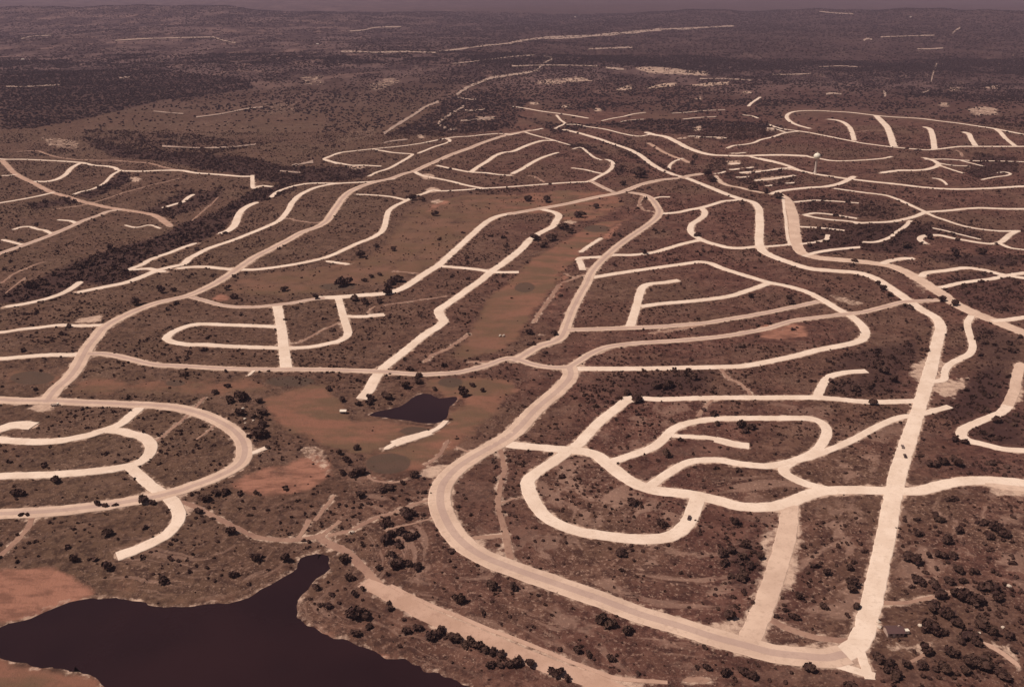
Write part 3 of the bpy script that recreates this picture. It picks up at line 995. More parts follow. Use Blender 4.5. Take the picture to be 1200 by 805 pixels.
def ribbon(name, L, wd, mat, lift, seed, rough=.09, edge=-.30, cap=(True, True)):
    # even spacing
    d = np.r_[0, np.cumsum(np.hypot(*np.diff(L, axis=0).T))]
    n = max(6, int(d[-1] / max(2.5, d[-1] / 1300)))
    s = np.linspace(0, d[-1], n)
    P = np.stack([np.interp(s, d, L[:, 0]), np.interp(s, d, L[:, 1])], 1)
    T = np.gradient(P, axis=0)
    T /= np.linalg.norm(T, axis=1)[:, None] + 1e-9
    N = np.stack([-T[:, 1], T[:, 0]], 1)
    l = wd / 2 * (1 + .55 * rough * wob(s, seed, 2.6) + .45 * rough * wob(s, seed + 1, 40.0))
    r = wd / 2 * (1 + .55 * rough * wob(s, seed + 2, 2.6) + .45 * rough * wob(s, seed + 3, 40.0))
    if cap:                                        # rounded, ragged ends
        e = np.ones(n)
        for k_, q_ in ((0, s), (1, d[-1] - s)):
            if cap[k_]:
                f_ = np.clip(q_ / (wd * .5), 0, 1)
                e = np.minimum(e, .2 + .8 * np.sqrt(1 - (1 - f_) ** 2))
        l *= e
        r *= e
    rows = []
    for f, dz in ((-1.0, edge), (-.92, -.02), (-.5, .0), (.5, .0), (.92, -.02), (1.0, edge)):
        w = np.where(f < 0, l * f, r * f)
        q = P + N * w[:, None]
        rows.append(np.stack([q[:, 0], q[:, 1], hg(q[:, 0], q[:, 1]) + lift + dz], 1))
    V = np.stack(rows, 1).reshape(-1, 3)
    m = len(rows)
    a, b = np.meshgrid(np.arange(n - 1), np.arange(m - 1), indexing='ij')
    k = (a * m + b).ravel()
    Q = np.stack([k, k + m, k + m + 1, k + 1], 1)
    o = mesh_np(name, V, Q, mat, False)
    o["kind"] = "structure"
    return o

order = {'t': 0, 'd': 1, 'e': 2, 'c': 3, 'p': 4}
ROADS_ORDERED = sorted(lines, key=lambda q: order[q[0]])
LINES_AS_TRACED = [q[2] for q in ROADS_ORDERED]
for idx, (kind, wd, L) in enumerate(ROADS_ORDERED):
    lift = .16 + idx * .0016
    ends = []
    L = L.copy()
    for k_, (e0, e1) in enumerate(((0, 1), (-1, -2))):
        p = L[e0]
        near = min((min(seg_dist(p[0], p[1], a, b) for a, b in zip(M[:-1:3], np.r_[M[3::3], M[-1:]])) - w2 / 2
                    for _, w2, M in lines if not (len(M) == len(L) and np.allclose(M, LINES_AS_TRACED[idx]))), default=99)
        joined = near < 6
        ends.append(not joined)
        if joined:
            dv = p - L[e1 * 1]
            dv = dv / (np.linalg.norm(dv) + 1e-9)
            L = np.concatenate([[p + dv * 3], L]) if k_ == 0 else np.concatenate([L, [p + dv * 3]])
    ends = tuple(ends)
    if kind == 'p':
        ribbon("road_shoulder", L, wd, M_SHOULDER, lift, idx * 11, .07, cap=ends)
        ribbon("asphalt_road", L, max(4.0, wd * .34), M_ASPHALT, lift + .05, idx * 11 + 5, .02, -.03, None)
    elif kind == 'c':
        ribbon("caliche_road", L, wd, M_CALICHE, lift, idx * 11, cap=ends)
    elif kind == 'e':
        ribbon("dirt_road", L, wd, M_SHOULDER, lift, idx * 11, .10, cap=ends)
    elif kind == 'd':
        ribbon("dirt_road", L, wd, M_TAN, lift, idx * 11, .09, cap=ends)
    else:
        ribbon("dirt_track", L, wd, M_TRACK, lift - .05, idx * 11, .30, -.25, cap=ends)

for idx, (kind, th, P) in enumerate(FAR):
    pts = catmull(P, 6)
    T = np.gradient(pts, axis=0)
    T /= np.linalg.norm(T, axis=1)[:, None] + 1e-9
    N = np.stack([-T[:, 1], T[:, 0]], 1)
    s = np.arange(len(pts)) * 1.0
    wl = .40 * th * (1 + .25 * wob(s, idx * 7 + 900, 1.5))
    A, B = ground(pts + N * wl[:, None]), ground(pts - N * wl[:, None])
    lift = .5 + idx * .01
    rows = []
    for f in np.linspace(0, 1, 5):
        q = A * (1 - f) + B * f
        rows.append(np.stack([q[:, 0], q[:, 1], hg(q[:, 0], q[:, 1]) + lift + np.hypot(q[:, 0], q[:, 1]) * 2e-4], 1))
    V = np.stack(rows, 1).reshape(-1, 3)
    m = 5
    a, b = np.meshgrid(np.arange(len(pts) - 1), np.arange(m - 1), indexing='ij')
    k = (a * m + b).ravel()
    o = mesh_np("dirt_clearing", V, np.stack([k, k + m, k + m + 1, k + 1], 1), M_FAR, True)
    o["kind"] = "structure"

# ------------------------------------------------------------------ foliage templates
def quad_cloud(n, size, lobes, r, flat=.75):
    """n leaf-clump quads spread through a few lobes of a unit-radius crown"""
    V = []
    for i in range(n):
        lc, lr = lobes[r.integers(len(lobes))]
        v = r.normal(0, 1, 3)
        v /= np.linalg.norm(v)
        v[2] = abs(v[2]) * 1.0 - .25
        p = np.array(lc) + v * lr * (r.random() ** .35) * np.array([1, 1, flat])
        nrm = v + r.normal(0, .55, 3)
        nrm /= np.linalg.norm(nrm)
        a = np.cross(nrm, r.normal(0, 1, 3))
        a /= np.linalg.norm(a)
        b = np.cross(nrm, a)
        s = size * (.6 + .8 * r.random())
        for sx, sy in ((-1, -1), (1, -1), (1, 1), (-1, 1)):
            V.append(p + a * s * sx * (.7 + .5 * r.random()) + b * s * sy * (.7 + .5 * r.random()))
    V = np.array(V)
    return V, np.arange(len(V)).reshape(-1, 4)

def blob(lobes, r, flat=.7, k=.8, div=1):
    """rough solid hearts of the lobes"""
    import bmesh
    Vs, Qs, o = [], [], 0
    for lc, lr in lobes:
        bm = bmesh.new()
        bmesh.ops.create_cube(bm, size=1.0)
        if div:
            bmesh.ops.subdivide_edges(bm, edges=bm.edges[:], cuts=div, use_grid_fill=True)
        v = np.array([q.co[:] for q in bm.verts])
        v /= np.linalg.norm(v, axis=1)[:, None]
        v *= (1 + r.normal(0, .13, len(v)))[:, None]
        bm.verts.index_update()
        q = np.array([[w.index for w in f.verts] for f in bm.faces])
        bm.free()
        Vs.append(np.array(lc) + v * lr * k * np.array([1, 1, flat]))
        Qs.append(q + o)
        o += len(v)
    return np.concatenate(Vs), np.concatenate(Qs)

def join(*vq):
    Vs, Qs, o = [], [], 0
    for v, q in vq:
        Vs.append(v)
        Qs.append(q + o)
        o += len(v)
    return np.concatenate(Vs), np.concatenate(Qs)

def lobes_for(r, n, z=.55, spread=.5, size=.6):
    L = [((0, 0, z), size)]
    for i in range(n - 1):
        a = r.random() * 6.283
        L.append(((spread * math.cos(a), spread * math.sin(a), z + r.normal(0, .12)), size * (.65 + .35 * r.random())))
    return L

SMALL = []
for i in range(6):
    r = np.random.default_rng(100 + i)
    lb = lobes_for(r, 2, .35, .45, .62)
    SMALL.append(join(blob(lb[:1], r, .7, .85, 0), quad_cloud(15, .30, lb, r)))
FARB = []
for i in range(5):
    r = np.random.default_rng(200 + i)
    lb = lobes_for(r, 2, .4, .6, .6)
    FARB.append(join(blob(lb, r, .8, .9, 0), quad_cloud(5, .34, lb, r)))

def merge(name, temps, X, Y, R, HS, mat, seed):
    r = np.random.default_rng(seed)
    Z = hg(X, Y)
    Vs, Qs, o = [], [], 0
    pick = r.integers(len(temps), size=len(X))
    for t, (v, q) in enumerate(temps):
        m = pick == t
        n = int(m.sum())
        if not n:
            continue
        a = r.random(n) * 6.283
        ca, sa = np.cos(a)[:, None], np.sin(a)[:, None]
        rr = R[m][:, None]
        st = (.8 + .45 * r.random(n))[:, None]
        px = (v[None, :, 0] * ca - v[None, :, 1] * sa) * rr * st + X[m][:, None]
        py = (v[None, :, 0] * sa + v[None, :, 1] * ca) * rr / st + Y[m][:, None]
        pz = v[None, :, 2] * rr * HS[m][:, None] + Z[m][:, None] - .1 * rr
        Vs.append(np.stack([px, py, pz], 2).reshape(-1, 3))
        Qs.append((q[None] + (np.arange(n) * len(v))[:, None, None]).reshape(-1, 4) + o)
        o += n * len(v)
    ob = mesh_np(name, np.concatenate(Vs), np.concatenate(Qs), mat)
    ob["kind"] = "stuff"
    return ob

# ------------------------------------------------------------------ where shrubs and trees grow
def vnoise(x, y, cell, seed):
    r = np.random.default_rng(seed)
    T = r.random((128, 128))
    fx, fy = x / cell, y / cell
    i, j = np.floor(fx).astype(int), np.floor(fy).astype(int)
    u, v = fx - i, fy - j
    u, v = u * u * (3 - 2 * u), v * v * (3 - 2 * v)
    g = lambda a, b: T[b % 128, a % 128]
    return (g(i, j) * (1 - u) + g(i + 1, j) * u) * (1 - v) + (g(i, j + 1) * (1 - u) + g(i + 1, j + 1) * u) * v

def candidates(n, y0, y1, seed, pad=1.12):
    """random ground points inside the widened view"""
    r = np.random.default_rng(seed)
    y = np.sqrt(r.random(n) * (y1 ** 2 - y0 ** 2) + y0 ** 2)
    half = (.571 / .88) * pad * y * .93 + 30
    x = (r.random(n) * 2 - 1) * half
    return x, y

def allowed(x, y, margin):
    ok = (samp(road_d, x, y, 60.0) > margin) & ~samp(water, x, y, 0).astype(bool) & (samp(shore, x, y, 99.0) > margin + 3)
    ok &= (samp(pale, x, y) < .45) | ((y > 1500) & (np.sin(x * 12.9 + y * 78.2) > -.2))
    ok &= samp(red, x, y) < .8
    return ok

# low scrub of the near lots
x, y = candidates(285000, 240, 2150, 11, 1.38)
rr = rng.random(len(x))
wd_ = samp(wood, x, y, 1.0)
den = (.12 + .55 * sm(.38, .75, vnoise(x, y, 34, 3)) * (.35 + .9 * vnoise(x, y, 120, 4))) * np.clip(wd_, .6, 2.2)
den *= 1 - .985 * np.clip(samp(fair, x, y) * 1.3, 0, 1)
den *= 1 - .8 * np.clip(samp(red, x, y), 0, 1)
keep = (rr < den * 1.05) & allowed(x, y, 1.0)
sx, sy = x[keep], y[keep]
sr = .65 + 1.35 * rng.random(len(sx)) ** 2.0 + .25 * (samp(wood, sx, sy, 1.0) > 1.5)

# trees of the near country
x, y = candidates(74000, 245, 2300, 12, 1.38)
rr = rng.random(len(x))
w_ = samp(wood, x, y, 1.0)
den = np.where(w_ > 1.2, .022 * w_ * (.3 + 1.4 * vnoise(x, y, 26, 5)) * 2.2, .010 + .085 * sm(.60, .85, vnoise(x, y, 50, 6)))
den *= 1 - .97 * np.clip(samp(fair, x, y) * 1.3, 0, 1)
den *= 1 - .9 * np.clip(samp(red, x, y), 0, 1)
keep = (rr < den * 1.7) & allowed(x, y, 1.5)
tx, ty = x[keep], y[keep]
tr = 1.9 + 2.6 * rng.random(len(tx)) ** 1.8 + .5 * (samp(wood, tx, ty, 1.0) > 2)

# the wooded country behind the subdivision
xa, ya = candidates(130000, 2150, 4200, 13, 1.2)
xb, yb2 = candidates(100000, 4200, 9300, 14)
x, y = np.r_[xa, xb], np.r_[ya, yb2]
rr = rng.random(len(x))
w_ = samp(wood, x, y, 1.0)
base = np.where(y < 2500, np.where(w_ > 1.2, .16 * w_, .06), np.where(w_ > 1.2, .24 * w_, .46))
base = np.where(y > 3650, .85 * (1 + .6 * sm(-.2, .05, x / y)), base)
az = x / y
left = sm(-.05, -.25, az)
gap = sm(.40, .58, vnoise(x, y, 120, 8) * .6 + vnoise(x, y, 430, 9) * .4)
den = base * np.where((w_ > 3) & (y < 3650), 1.0, .25 + .75 * gap) * (1 - .2 * left * (y > 2600))
keep = (rr < den) & allowed(x, y, 2.0)
fx_, fy_ = x[keep], y[keep]
fr = np.where(fy_ < 3600, 2.6 + 2.4 * rng.random(len(fx_)), 3.5 + 5.5 * rng.random(len(fx_)) * np.clip(fy_ / 7000, .6, 1.4))
# ------------------------------------------------------------------ trees one can tell apart (photograph pixel, crown radius in pixels)
TREES = """266,454,4.5 252,461,5 270,471,7 280,469,8 289,467,5 303,472,6 306,486,7 307,500,7 304,513,9 311,508,5 313,525,4
397,532,4.5 407,541,6 402,556,5 420,556,9 413,558,6 417,526,5 485,558,6 473,567,4 455,573,7 448,576,5
545,464,8 553,453,4 565,459,4 509,457,4 491,441,5 491,450,5 489,445,4 476,455,6 452,466,8 436,469,6 432,474,5 420,475,4 400,470,5 385,457,5
416,353,6 428,356,5 445,355,5 454,345,6 455,337,5 370,350,5 400,335,9 406,334,7 427,330,4 435,325,4 445,323,4 465,330,8 458,333,6 334,341,5
460,294,4 423,302,6 442,290,4 510,253,5 484,235,6 495,236,5 191,343,6 204,341,4 265,340,5 276,350,6 160,357,8 130,292,5 148,297,4 121,303,6 110,308,6 100,311,5 92,315,5 34,338,6 45,338,5
620,236,7 640,237,7 747,208,9 752,205,8 730,217,4 680,255,8 660,269,7 668,273,5 627,281,7 645,281,8 635,290,5 755,297,5 698,244,5
830,207,7 834,213,6 812,193,5 814,187,5 882,223,6 897,226,5 910,232,6 817,277,5 620,392,5 650,393,5 926,356,5 925,350,4
239,587,9 233,601,6 115,592,5 124,594,5 135,593,4 170,589,7 180,590,5 22,580,8 25,604,4 32,604,3
333,657,7 405,658,8 411,679,7 450,637,9 458,651,6 467,641,6 467,664,11 478,663,6 489,667,7 458,627,6 470,625,7 480,632,8 487,628,5 475,605,10 485,603,6 455,615,7 449,617,5 445,667,5
420,722,12 412,722,8 428,724,8 432,736,5 380,710,5 386,713,5 374,711,4 371,690,6 388,698,5 417,698,5 425,691,4 458,714,6 455,708,4 477,740,6 490,738,7 508,747,10 515,743,8 530,748,8 535,752,8 545,757,6 552,754,7 560,760,8 567,763,7 578,766,6 587,770,6 575,782,7 585,780,6 598,781,7
605,778,8 620,779,7 645,789,6 655,791,8 665,796,6 717,773,6 747,789,4 828,784,6 677,765,7 690,768,5 705,728,9 715,735,8 735,741,8 870,790,8 850,790,7 880,795,7
1062,655,8 1070,660,9 1103,653,8 1115,652,7 1108,635,8 1122,623,7 1088,652,5 1073,682,8 1080,684,7 1094,688,9 1122,671,7 1113,684,8 1128,682,6 1097,667,4 1142,672,6 1158,692,12 1150,690,7 1130,702,13 1140,705,12 1120,698,8 1170,703,9 1091,716,10 1108,721,10 1103,701,9 1090,738,11 1100,743,9 1083,740,5 1121,734,8 1150,733,12 1162,741,9 1135,748,12 1125,752,8 1145,755,7 1087,766,9 1115,767,9 1080,781,8 1105,786,10 1095,785,6 1050,795,9 1042,780,8 1140,780,12 1155,785,12 1170,791,12 1130,787,8 1186,763,5 1180,747,7 1175,627,8 1165,620,9 1160,630,7
1022,474,6 1030,432,9 1035,437,8 1045,447,6 1000,457,7 975,456,6 746,470,8 782,455,8 808,440,8 770,455,7 735,462,6 813,445,7 856,437,3
840,498,5 868,500,7 872,507,5 880,502,6 1118,517,5 1130,520,5 1105,543,7 1120,545,8 1162,545,5
1000,687,9 998,692,7 995,668,6 966,712,6 937,700,6 930,725,6 1003,713,6 920,716,4 942,642,4 868,655,8 875,640,7 878,665,7 868,678,8 858,648,6
1035,340,5 1043,347,5 1028,334,4 1001,307,4 1105,353,6 1118,358,6 880,349,4 1090,280,6 1060,290,7 1120,300,7 1150,298,6"""

ZONES = [
 ("in the wooded lower right corner, right of the long straight road", polygon("1030,585 1250,560 1250,850 1010,850 1022,760")),
 ("in the block between the straight road and the wide bare strip", polygon("885,595 1045,585 1012,765 900,760 880,750")),
 ("between the dark lake and the wide tan road", polygon("345,655 430,680 470,712 600,772 740,830 540,850 340,735")),
 ("on the scrub slope below the long paved road", polygon("520,600 560,655 700,706 900,768 990,778 1000,830 745,830 600,752 470,692 430,660 440,600")),
 ("on the meadow between the tan track and paved bend", polygon("385,560 520,560 520,600 440,600 430,660 380,632")),
 ("around the pond and the lower fairway", polygon("240,436 620,436 590,510 530,555 390,560 310,560 290,520 250,485")),
 ("on the bank above the dark lake", polygon("-50,600 210,600 380,635 345,700 -50,740")),
 ("among the lots of the lower left loop road", polygon("-50,462 240,466 300,530 280,560 385,575 380,632 210,600 -50,604")),
 ("in the dark tree belt of the left valley", polygon("-50,230 160,205 340,200 350,240 280,280 170,330 60,360 -50,360")),
 ("inside the looping bare streets right of centre", polygon("600,432 1075,432 1045,590 900,595 810,640 600,660 520,600 560,530")),
 ("beside the central fairways", polygon("230,200 770,200 760,260 660,390 600,432 240,436 220,350")),
 ("among the wooded lots along the right edge", polygon("900,225 1260,225 1260,585 1050,585 1100,380 1000,315 900,300")),
 ("in the middle streets below the long curving road", polygon("660,250 900,290 1100,380 1075,432 600,432")),
 ("near the top streets of the subdivision", polygon("0,0 1260,0 1260,225 760,225 0,230")),
]

def zone_of(u, v):
    for nm, P in ZONES:
        if inside(np.array([u]), np.array([v]), P)[0]:
            return nm
    return "beside the bare dirt streets of the left subdivision"

CROWNS, TRUNKS, BUSHES = [], [], []
for i in range(7):
    r = np.random.default_rng(300 + i)
    lb = lobes_for(r, 3 + i % 3, .62, .48, .55)
    v, q = join(blob(lb, r, .8, .80, 1), quad_cloud(150, .17, lb, r, .85))
    CROWNS.append(mesh_np("crown", v, q, M_LEAF, link=False))
for i in range(6):
    v, q = join((lambda lb, r: blob(lb, r, .8, .78, 1))(lobes_for(np.random.default_rng(400 + i), 2, .42, .42, .6), np.random.default_rng(1)),
                quad_cloud(60, .2, lobes_for(np.random.default_rng(400 + i), 2, .42, .42, .6), np.random.default_rng(420 + i)))
    BUSHES.append(mesh_np("shrub", v, q, M_SCRUB, link=False))

def tube(pts, radii, n=6):
    V, Q = [], []
    for k, (p, r_) in enumerate(zip(pts, radii)):
        for a in range(n):
            t = 6.283 * a / n
            V.append((p[0] + r_ * math.cos(t), p[1] + r_ * math.sin(t), p[2]))
    for k in range(len(pts) - 1):
        for a in range(n):
            b = (a + 1) % n
            Q.append((k * n + a, k * n + b, (k + 1) * n + b, (k + 1) * n + a))
    return np.array(V), np.array(Q)

for i in range(3):
    r = np.random.default_rng(500 + i)
    bits = [tube([(0, 0, -.15), (.02, .01, .15), (.03, -.02, .4), (.0, .02, .62)], [.10, .075, .06, .03])]
    for a in (0.4, 2.5, 4.6):
        a += r.random()
        bits.append(tube([(.02, 0, .25), (.2 * math.cos(a), .2 * math.sin(a), .45), (.42 * math.cos(a), .42 * math.sin(a), .66)], [.05, .04, .015]))
    v, q = join(*bits)
    TRUNKS.append(mesh_np("trunk", v, q, M_BARK, link=False))

# everything that counts as a tree, largest in the picture first
ex = [tuple(float(a) for a in t.split(',')) for t in TREES.split()]
EP = ground([(a, b) for a, b, c in ex])
es = np.array([c for a, b, c in ex]) * np.array([project(p[0], p[1], 0.0)[2] / F_PX for p in EP]) * 1.06
ax = np.r_[EP[:, 0], tx]
ay = np.r_[EP[:, 1], ty]
ar = np.r_[es, tr]
expl = np.r_[np.ones(len(EP), bool), np.zeros(len(tx), bool)]
# scatter trees must not sit inside the traced ones
near_ex = np.array([(np.hypot(EP[:, 0] - a, EP[:, 1] - b) < es * .9).any() for a, b in zip(tx, ty)])
live = np.r_[np.ones(len(EP), bool), ~near_ex]
ax, ay, ar, expl = ax[live], ay[live], ar[live], expl[live]
U, Vp, D = project(ax, ay, hg(ax, ay))
vis = (U > -5) & (U < 1205) & (Vp > 0) & (Vp < 815)
app = ar / D * vis + expl * 10
pick = np.argsort(-app)[:300]
rest = np.ones(len(ax), bool)
rest[pick] = False
SPECIAL = {(239, 587): "lone round dark tree below the end of the left loop road",
           (746, 470): "dark tree standing over the level bare road and hiding a piece of it",
           (545, 464): "round dark tree at the right tip of the small pond",
           (420, 722): "widest dark tree on the grassy point beside the lake inlet",
           (420, 556): "wide low tree beside the small putting green in the valley",
           (467, 664): "widest dark tree of the row on the meadow above the tan road",
           (333, 657): "dark tree on the left bank of the narrow lake inlet",
           (160, 357): "broad dark tree above the left paved road near the creek belt"}
for n_, i in enumerate(pick):
    R = ar[i]
    u, v = U[i], Vp[i]
    size = "broad" if R > 4.6 else ("mid-sized" if R > 3.2 else "small")
    zn = zone_of(u, v)
    lab, grp = f"{size} dark green-brown tree {zn}", f"{size} trees {zn}"
    if expl[i] and i < len(ex):
        s_ = SPECIAL.get((int(ex[i][0]), int(ex[i][1])))
        if s_:
            lab, grp = s_, None
    o = thing("tree", lab, "tree", (ax[i], ay[i], float(hg(ax[i], ay[i])) - .05 * R), rng.random() * 6.28, grp, R)
    part("trunk", TRUNKS[n_ % 3], o)
    c = part("crown", CROWNS[n_ % 7], o)
    c.scale = (1, .85 + .3 * rng.random(), .85 + .35 * rng.random())
merge("woodland", FARB + SMALL[:2], ax[rest], ay[rest], ar[rest], .95 + .3 * rng.random(int(rest.sum())), M_LEAF, 21)

U, Vp, D = project(sx, sy, hg(sx, sy))
vis = (U > 0) & (U < 1200) & (Vp > 0) & (Vp < 805)
app = sr / D * vis
pick = np.argsort(-app)[:300]
rest = np.ones(len(sx), bool)
rest[pick] = False
for n_, i in enumerate(pick):
    zn = zone_of(U[i], Vp[i])
    o = bpy.data.objects.new("shrub", BUSHES[n_ % 6])
    COL.objects.link(o)
    o.location = (sx[i], sy[i], float(hg(sx[i], sy[i])) - .1)
    o.rotation_euler = (0, 0, rng.random() * 6.28)
    o.scale = (sr[i], sr[i], sr[i] * (.8 + .3 * rng.random()))
    o["label"] = f"low brown scrub bush {zn}"
    o["category"] = "shrub"
    o["group"] = f"scrub bushes {zn}"
merge("scrub", SMALL, sx[rest], sy[rest], sr[rest], .8 + .4 * rng.random(int(rest.sum())), M_SCRUB, 22)
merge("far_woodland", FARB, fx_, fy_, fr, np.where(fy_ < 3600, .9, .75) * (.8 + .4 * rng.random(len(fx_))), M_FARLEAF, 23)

# ------------------------------------------------------------------ buildings, tower, vehicles
import bmesh

def plain(name, col, rough=.6, spec=.3, dirt=.25):
    g = NT(name, rough, spec)
    n = g.noise(1.3, 4, .6)
    return g.color(g.mix(g.math('MULTIPLY', g.step(n, .45, .65), dirt), col, tuple(c * .55 for c in col)))

M_WHITE = plain("white_paint", (.80, .70, .58))
M_ROOF = plain("brown_shingle", (.105, .055, .052), .85)
M_WALL = plain("tan_siding", (.46, .33, .27), .8)
M_PALEWALL = plain("pale_siding", (.62, .50, .42), .8)
M_PALEROOF = plain("pale_metal_roof", (.72, .60, .52), .5)
M_GLASS = plain("dark_glass", (.025, .018, .02), .15, .5)
M_TYRE = plain("tyre_rubber", (.02, .017, .017), .9)
M_DARKCAR = plain("dark_car_paint", (.075, .042, .040), .35, .5)
M_GREYCAR = plain("faded_car_paint", (.30, .22, .19), .35, .5)
M_MACH = plain("rusty_machine_paint", (.12, .045, .035), .6)
M_ROCK = plain("pale_limestone", (.62, .50, .40), .95, .1, .4)
M_GREYWALL = plain("grey_siding", (.22, .20, .20), .8)

def bevel_boxes(name, boxes, mat, bev=.05, taper=None):
    """boxes: (cx, cy, cz, sx, sy, sz[, top scale x, top scale y])"""
    bm = bmesh.new()
    for b in boxes:
        r_ = bmesh.ops.create_cube(bm, size=1.0)
        vs = r_["verts"]
        tx_, ty_ = (b[6], b[7]) if len(b) > 6 else (1, 1)
        for w in vs:
            top = w.co.z > 0
            w.co.x = w.co.x * b[3] * (tx_ if top else 1) + b[0]
            w.co.y = w.co.y * b[4] * (ty_ if top else 1) + b[1]
            w.co.z = w.co.z * b[5] + b[2]
        if bev:
            es_ = list({e for w in vs for e in w.link_edges})
            bmesh.ops.bevel(bm, geom=es_, offset=bev, segments=2, affect='EDGES')
    me = bpy.data.meshes.new(name)
    bm.to_mesh(me)
    bm.free()
    me.materials.append(mat)
    return me

def gable(name, L, W, z0, rise, over, mat, th=.18):
    bm = bmesh.new()
    hl, hw = L / 2 + over, W / 2 + over
    dz = rise * over / (W / 2)
    prof = [(-hw, z0 - dz), (0, z0 + rise), (hw, z0 - dz), (hw, z0 - dz + th), (0, z0 + rise + th), (-hw, z0 - dz + th)]
    a = [bm.verts.new((-hl, y_, z_)) for y_, z_ in prof]
    b = [bm.verts.new((hl, y_, z_)) for y_, z_ in prof]
    for i in range(6):
        j = (i + 1) % 6
        bm.faces.new((a[i], b[i], b[j], a[j]))
    for s_ in (a, b):
        bm.faces.new((s_[0], s_[1], s_[4], s_[5]))
        bm.faces.new((s_[1], s_[2], s_[3], s_[4]))
    bmesh.ops.recalc_face_normals(bm, faces=bm.faces)
    me = bpy.data.meshes.new(name)
    bm.to_mesh(me)
    bm.free()
    me.materials.append(mat)
    return me

def walls(L, W, H, rise, mat):
    bm = bmesh.new()
    prof = [(-W / 2, -.5), (W / 2, -.5), (W / 2, H), (0, H + rise), (-W / 2, H)]
    a = [bm.verts.new((-L / 2, y_, z_)) for y_, z_ in prof]
    b = [bm.verts.new((L / 2, y_, z_)) for y_, z_ in prof]
    for i in range(5):
        j = (i + 1) % 5
        bm.faces.new((a[i], b[i], b[j], a[j]))
    bm.faces.new(a[::-1])
    bm.faces.new(b)
    bmesh.ops.recalc_face_normals(bm, faces=bm.faces)
    me = bpy.data.meshes.new("wall")
    bm.to_mesh(me)
    bm.free()
    me.materials.append(mat)
    return me

def disc(name, r_, w, mat, axis='Y', seg=16):
    bm = bmesh.new()
    bmesh.ops.create_cone(bm, cap_ends=True, segments=seg, radius1=r_, radius2=r_, depth=w)
    if axis == 'Y':
        bmesh.ops.rotate(bm, verts=bm.verts, cent=(0, 0, 0), matrix=__import__("mathutils").Matrix.Rotation(math.pi / 2, 3, 'X'))
    me = bpy.data.meshes.new(name)
    bm.to_mesh(me)
    bm.free()
    me.materials.append(mat)
    return me

def spot(u, v, dz=0.0):
    p = ground([(u, v)])[0]
    return (p[0], p[1], float(hg(p[0], p[1])) + dz)

# water tower: sphere on a slim stem
wt = spot(955, 204)
m_px = project(wt[0], wt[1], wt[2])[2] / F_PX
TH, TR = 24.5 * m_px, 4.05 * m_px
t = thing("water_tower", "white water tower with a ball tank on a slim stem among the upper right streets", "water tower", wt)
def lathe(name, prof, mat, n=28):
    V, Q = [], []
    for r_, z_ in prof:
        for a in range(n):
            V.append((r_ * math.cos(6.28319 * a / n), r_ * math.sin(6.28319 * a / n), z_))
    for k_ in range(len(prof) - 1):
        for a in range(n):
            b = (a + 1) % n
            Q.append((k_ * n + a, k_ * n + b, (k_ + 1) * n + b, (k_ + 1) * n + a))
    return mesh_np(name, np.array(V), np.array(Q), mat, True, link=False)
M_TANK = plain("tank_white_paint", (.82, .76, .62), .45, .4, .12)
M_STEM = plain("stem_paint", (.62, .52, .45), .5, .3, .2)
cz = TH - TR
tank = [(TR * math.sin(a) + .001, cz - TR * math.cos(a) * .96) for a in np.linspace(.30, math.pi, 20)]
part("tank", lathe("tank", tank, M_TANK), t)
sr0 = TR * .30
part("stem", lathe("stem", [(sr0 * 1.9, -1), (sr0 * 1.8, .5), (sr0 * 1.25, TH * .12), (sr0 * 1.0, TH * .2), (sr0, cz - TR * 1.25), (sr0 * 1.25, cz - TR * 1.02), (TR * math.sin(.30), cz - TR * math.cos(.30) * .96)], M_STEM), t)
rail = lathe("vent_cap", [(.9, cz + TR * .93), (.9, cz + TR * .96 + 1.0), (.5, cz + TR * .96 + 1.4), (.01, cz + TR * .96 + 1.5)], M_STEM, 12)
part("vent_cap", rail, t)

def house(u, v, L, W, H, rise, rz, label, wm, rm, group=None, detail=True):
    o = thing("house", label, "house", spot(u, v), rz, group)
    part("wall", walls(L, W, H, rise, wm), o)
    part("roof", gable("roof", L, W, H + .02, rise, .5, rm), o)
    if detail:
        for k_ in (-.3, .08, .34):
            part("window", bevel_boxes("window", [(k_ * L, -W / 2 - .03, 1.55, 1.1, .1, 1.1)], M_GLASS, .02), o)
        part("door", bevel_boxes("door", [(-.12 * L, -W / 2 - .03, 1.05, .95, .1, 2.1)], M_WHITE, .02), o)
        part("chimney", bevel_boxes("chimney", [(.28 * L, .6, H + rise + .1, .7, .7, 1.6)], M_WALL, .03), o)
    return o
house(1047, 742, 8.6, 5.6, 2.6, 1.3, .03, "small house with a dark brown roof beside the bottom of the straight road", M_WALL, M_ROOF)

o = thing("trailer", "white box trailer parked at the right end of the dark-roofed house", "trailer", spot(1061, 742), .1)
part("box", bevel_boxes("box", [(0, 0, 1.5, 3.2, 2.0, 1.9)], M_WHITE, .08), o)
part("drawbar", bevel_boxes("drawbar", [(2.1, 0, .55, 1.2, .12, .1)], M_TYRE, .01), o)
for s_ in (-1, 1):
    part("wheel", disc("wheel", .36, .2, M_TYRE), o, loc=(0, s_ * .95, .36))

o = thing("shed", "tiny white-roofed shed standing on the reddish fairway left of the pond", "shed", spot(402.5, 484), 0.0)
part("wall", walls(4.6, 3.0, 2.2, .9, M_GREYWALL), o)
part("roof", gable("roof", 4.6, 3.0, 2.22, .9, .35, M_WHITE), o)
part("door", bevel_boxes("door", [(.8, -1.53, 1.0, 1.1, .08, 2.0)], M_TYRE, .01), o)

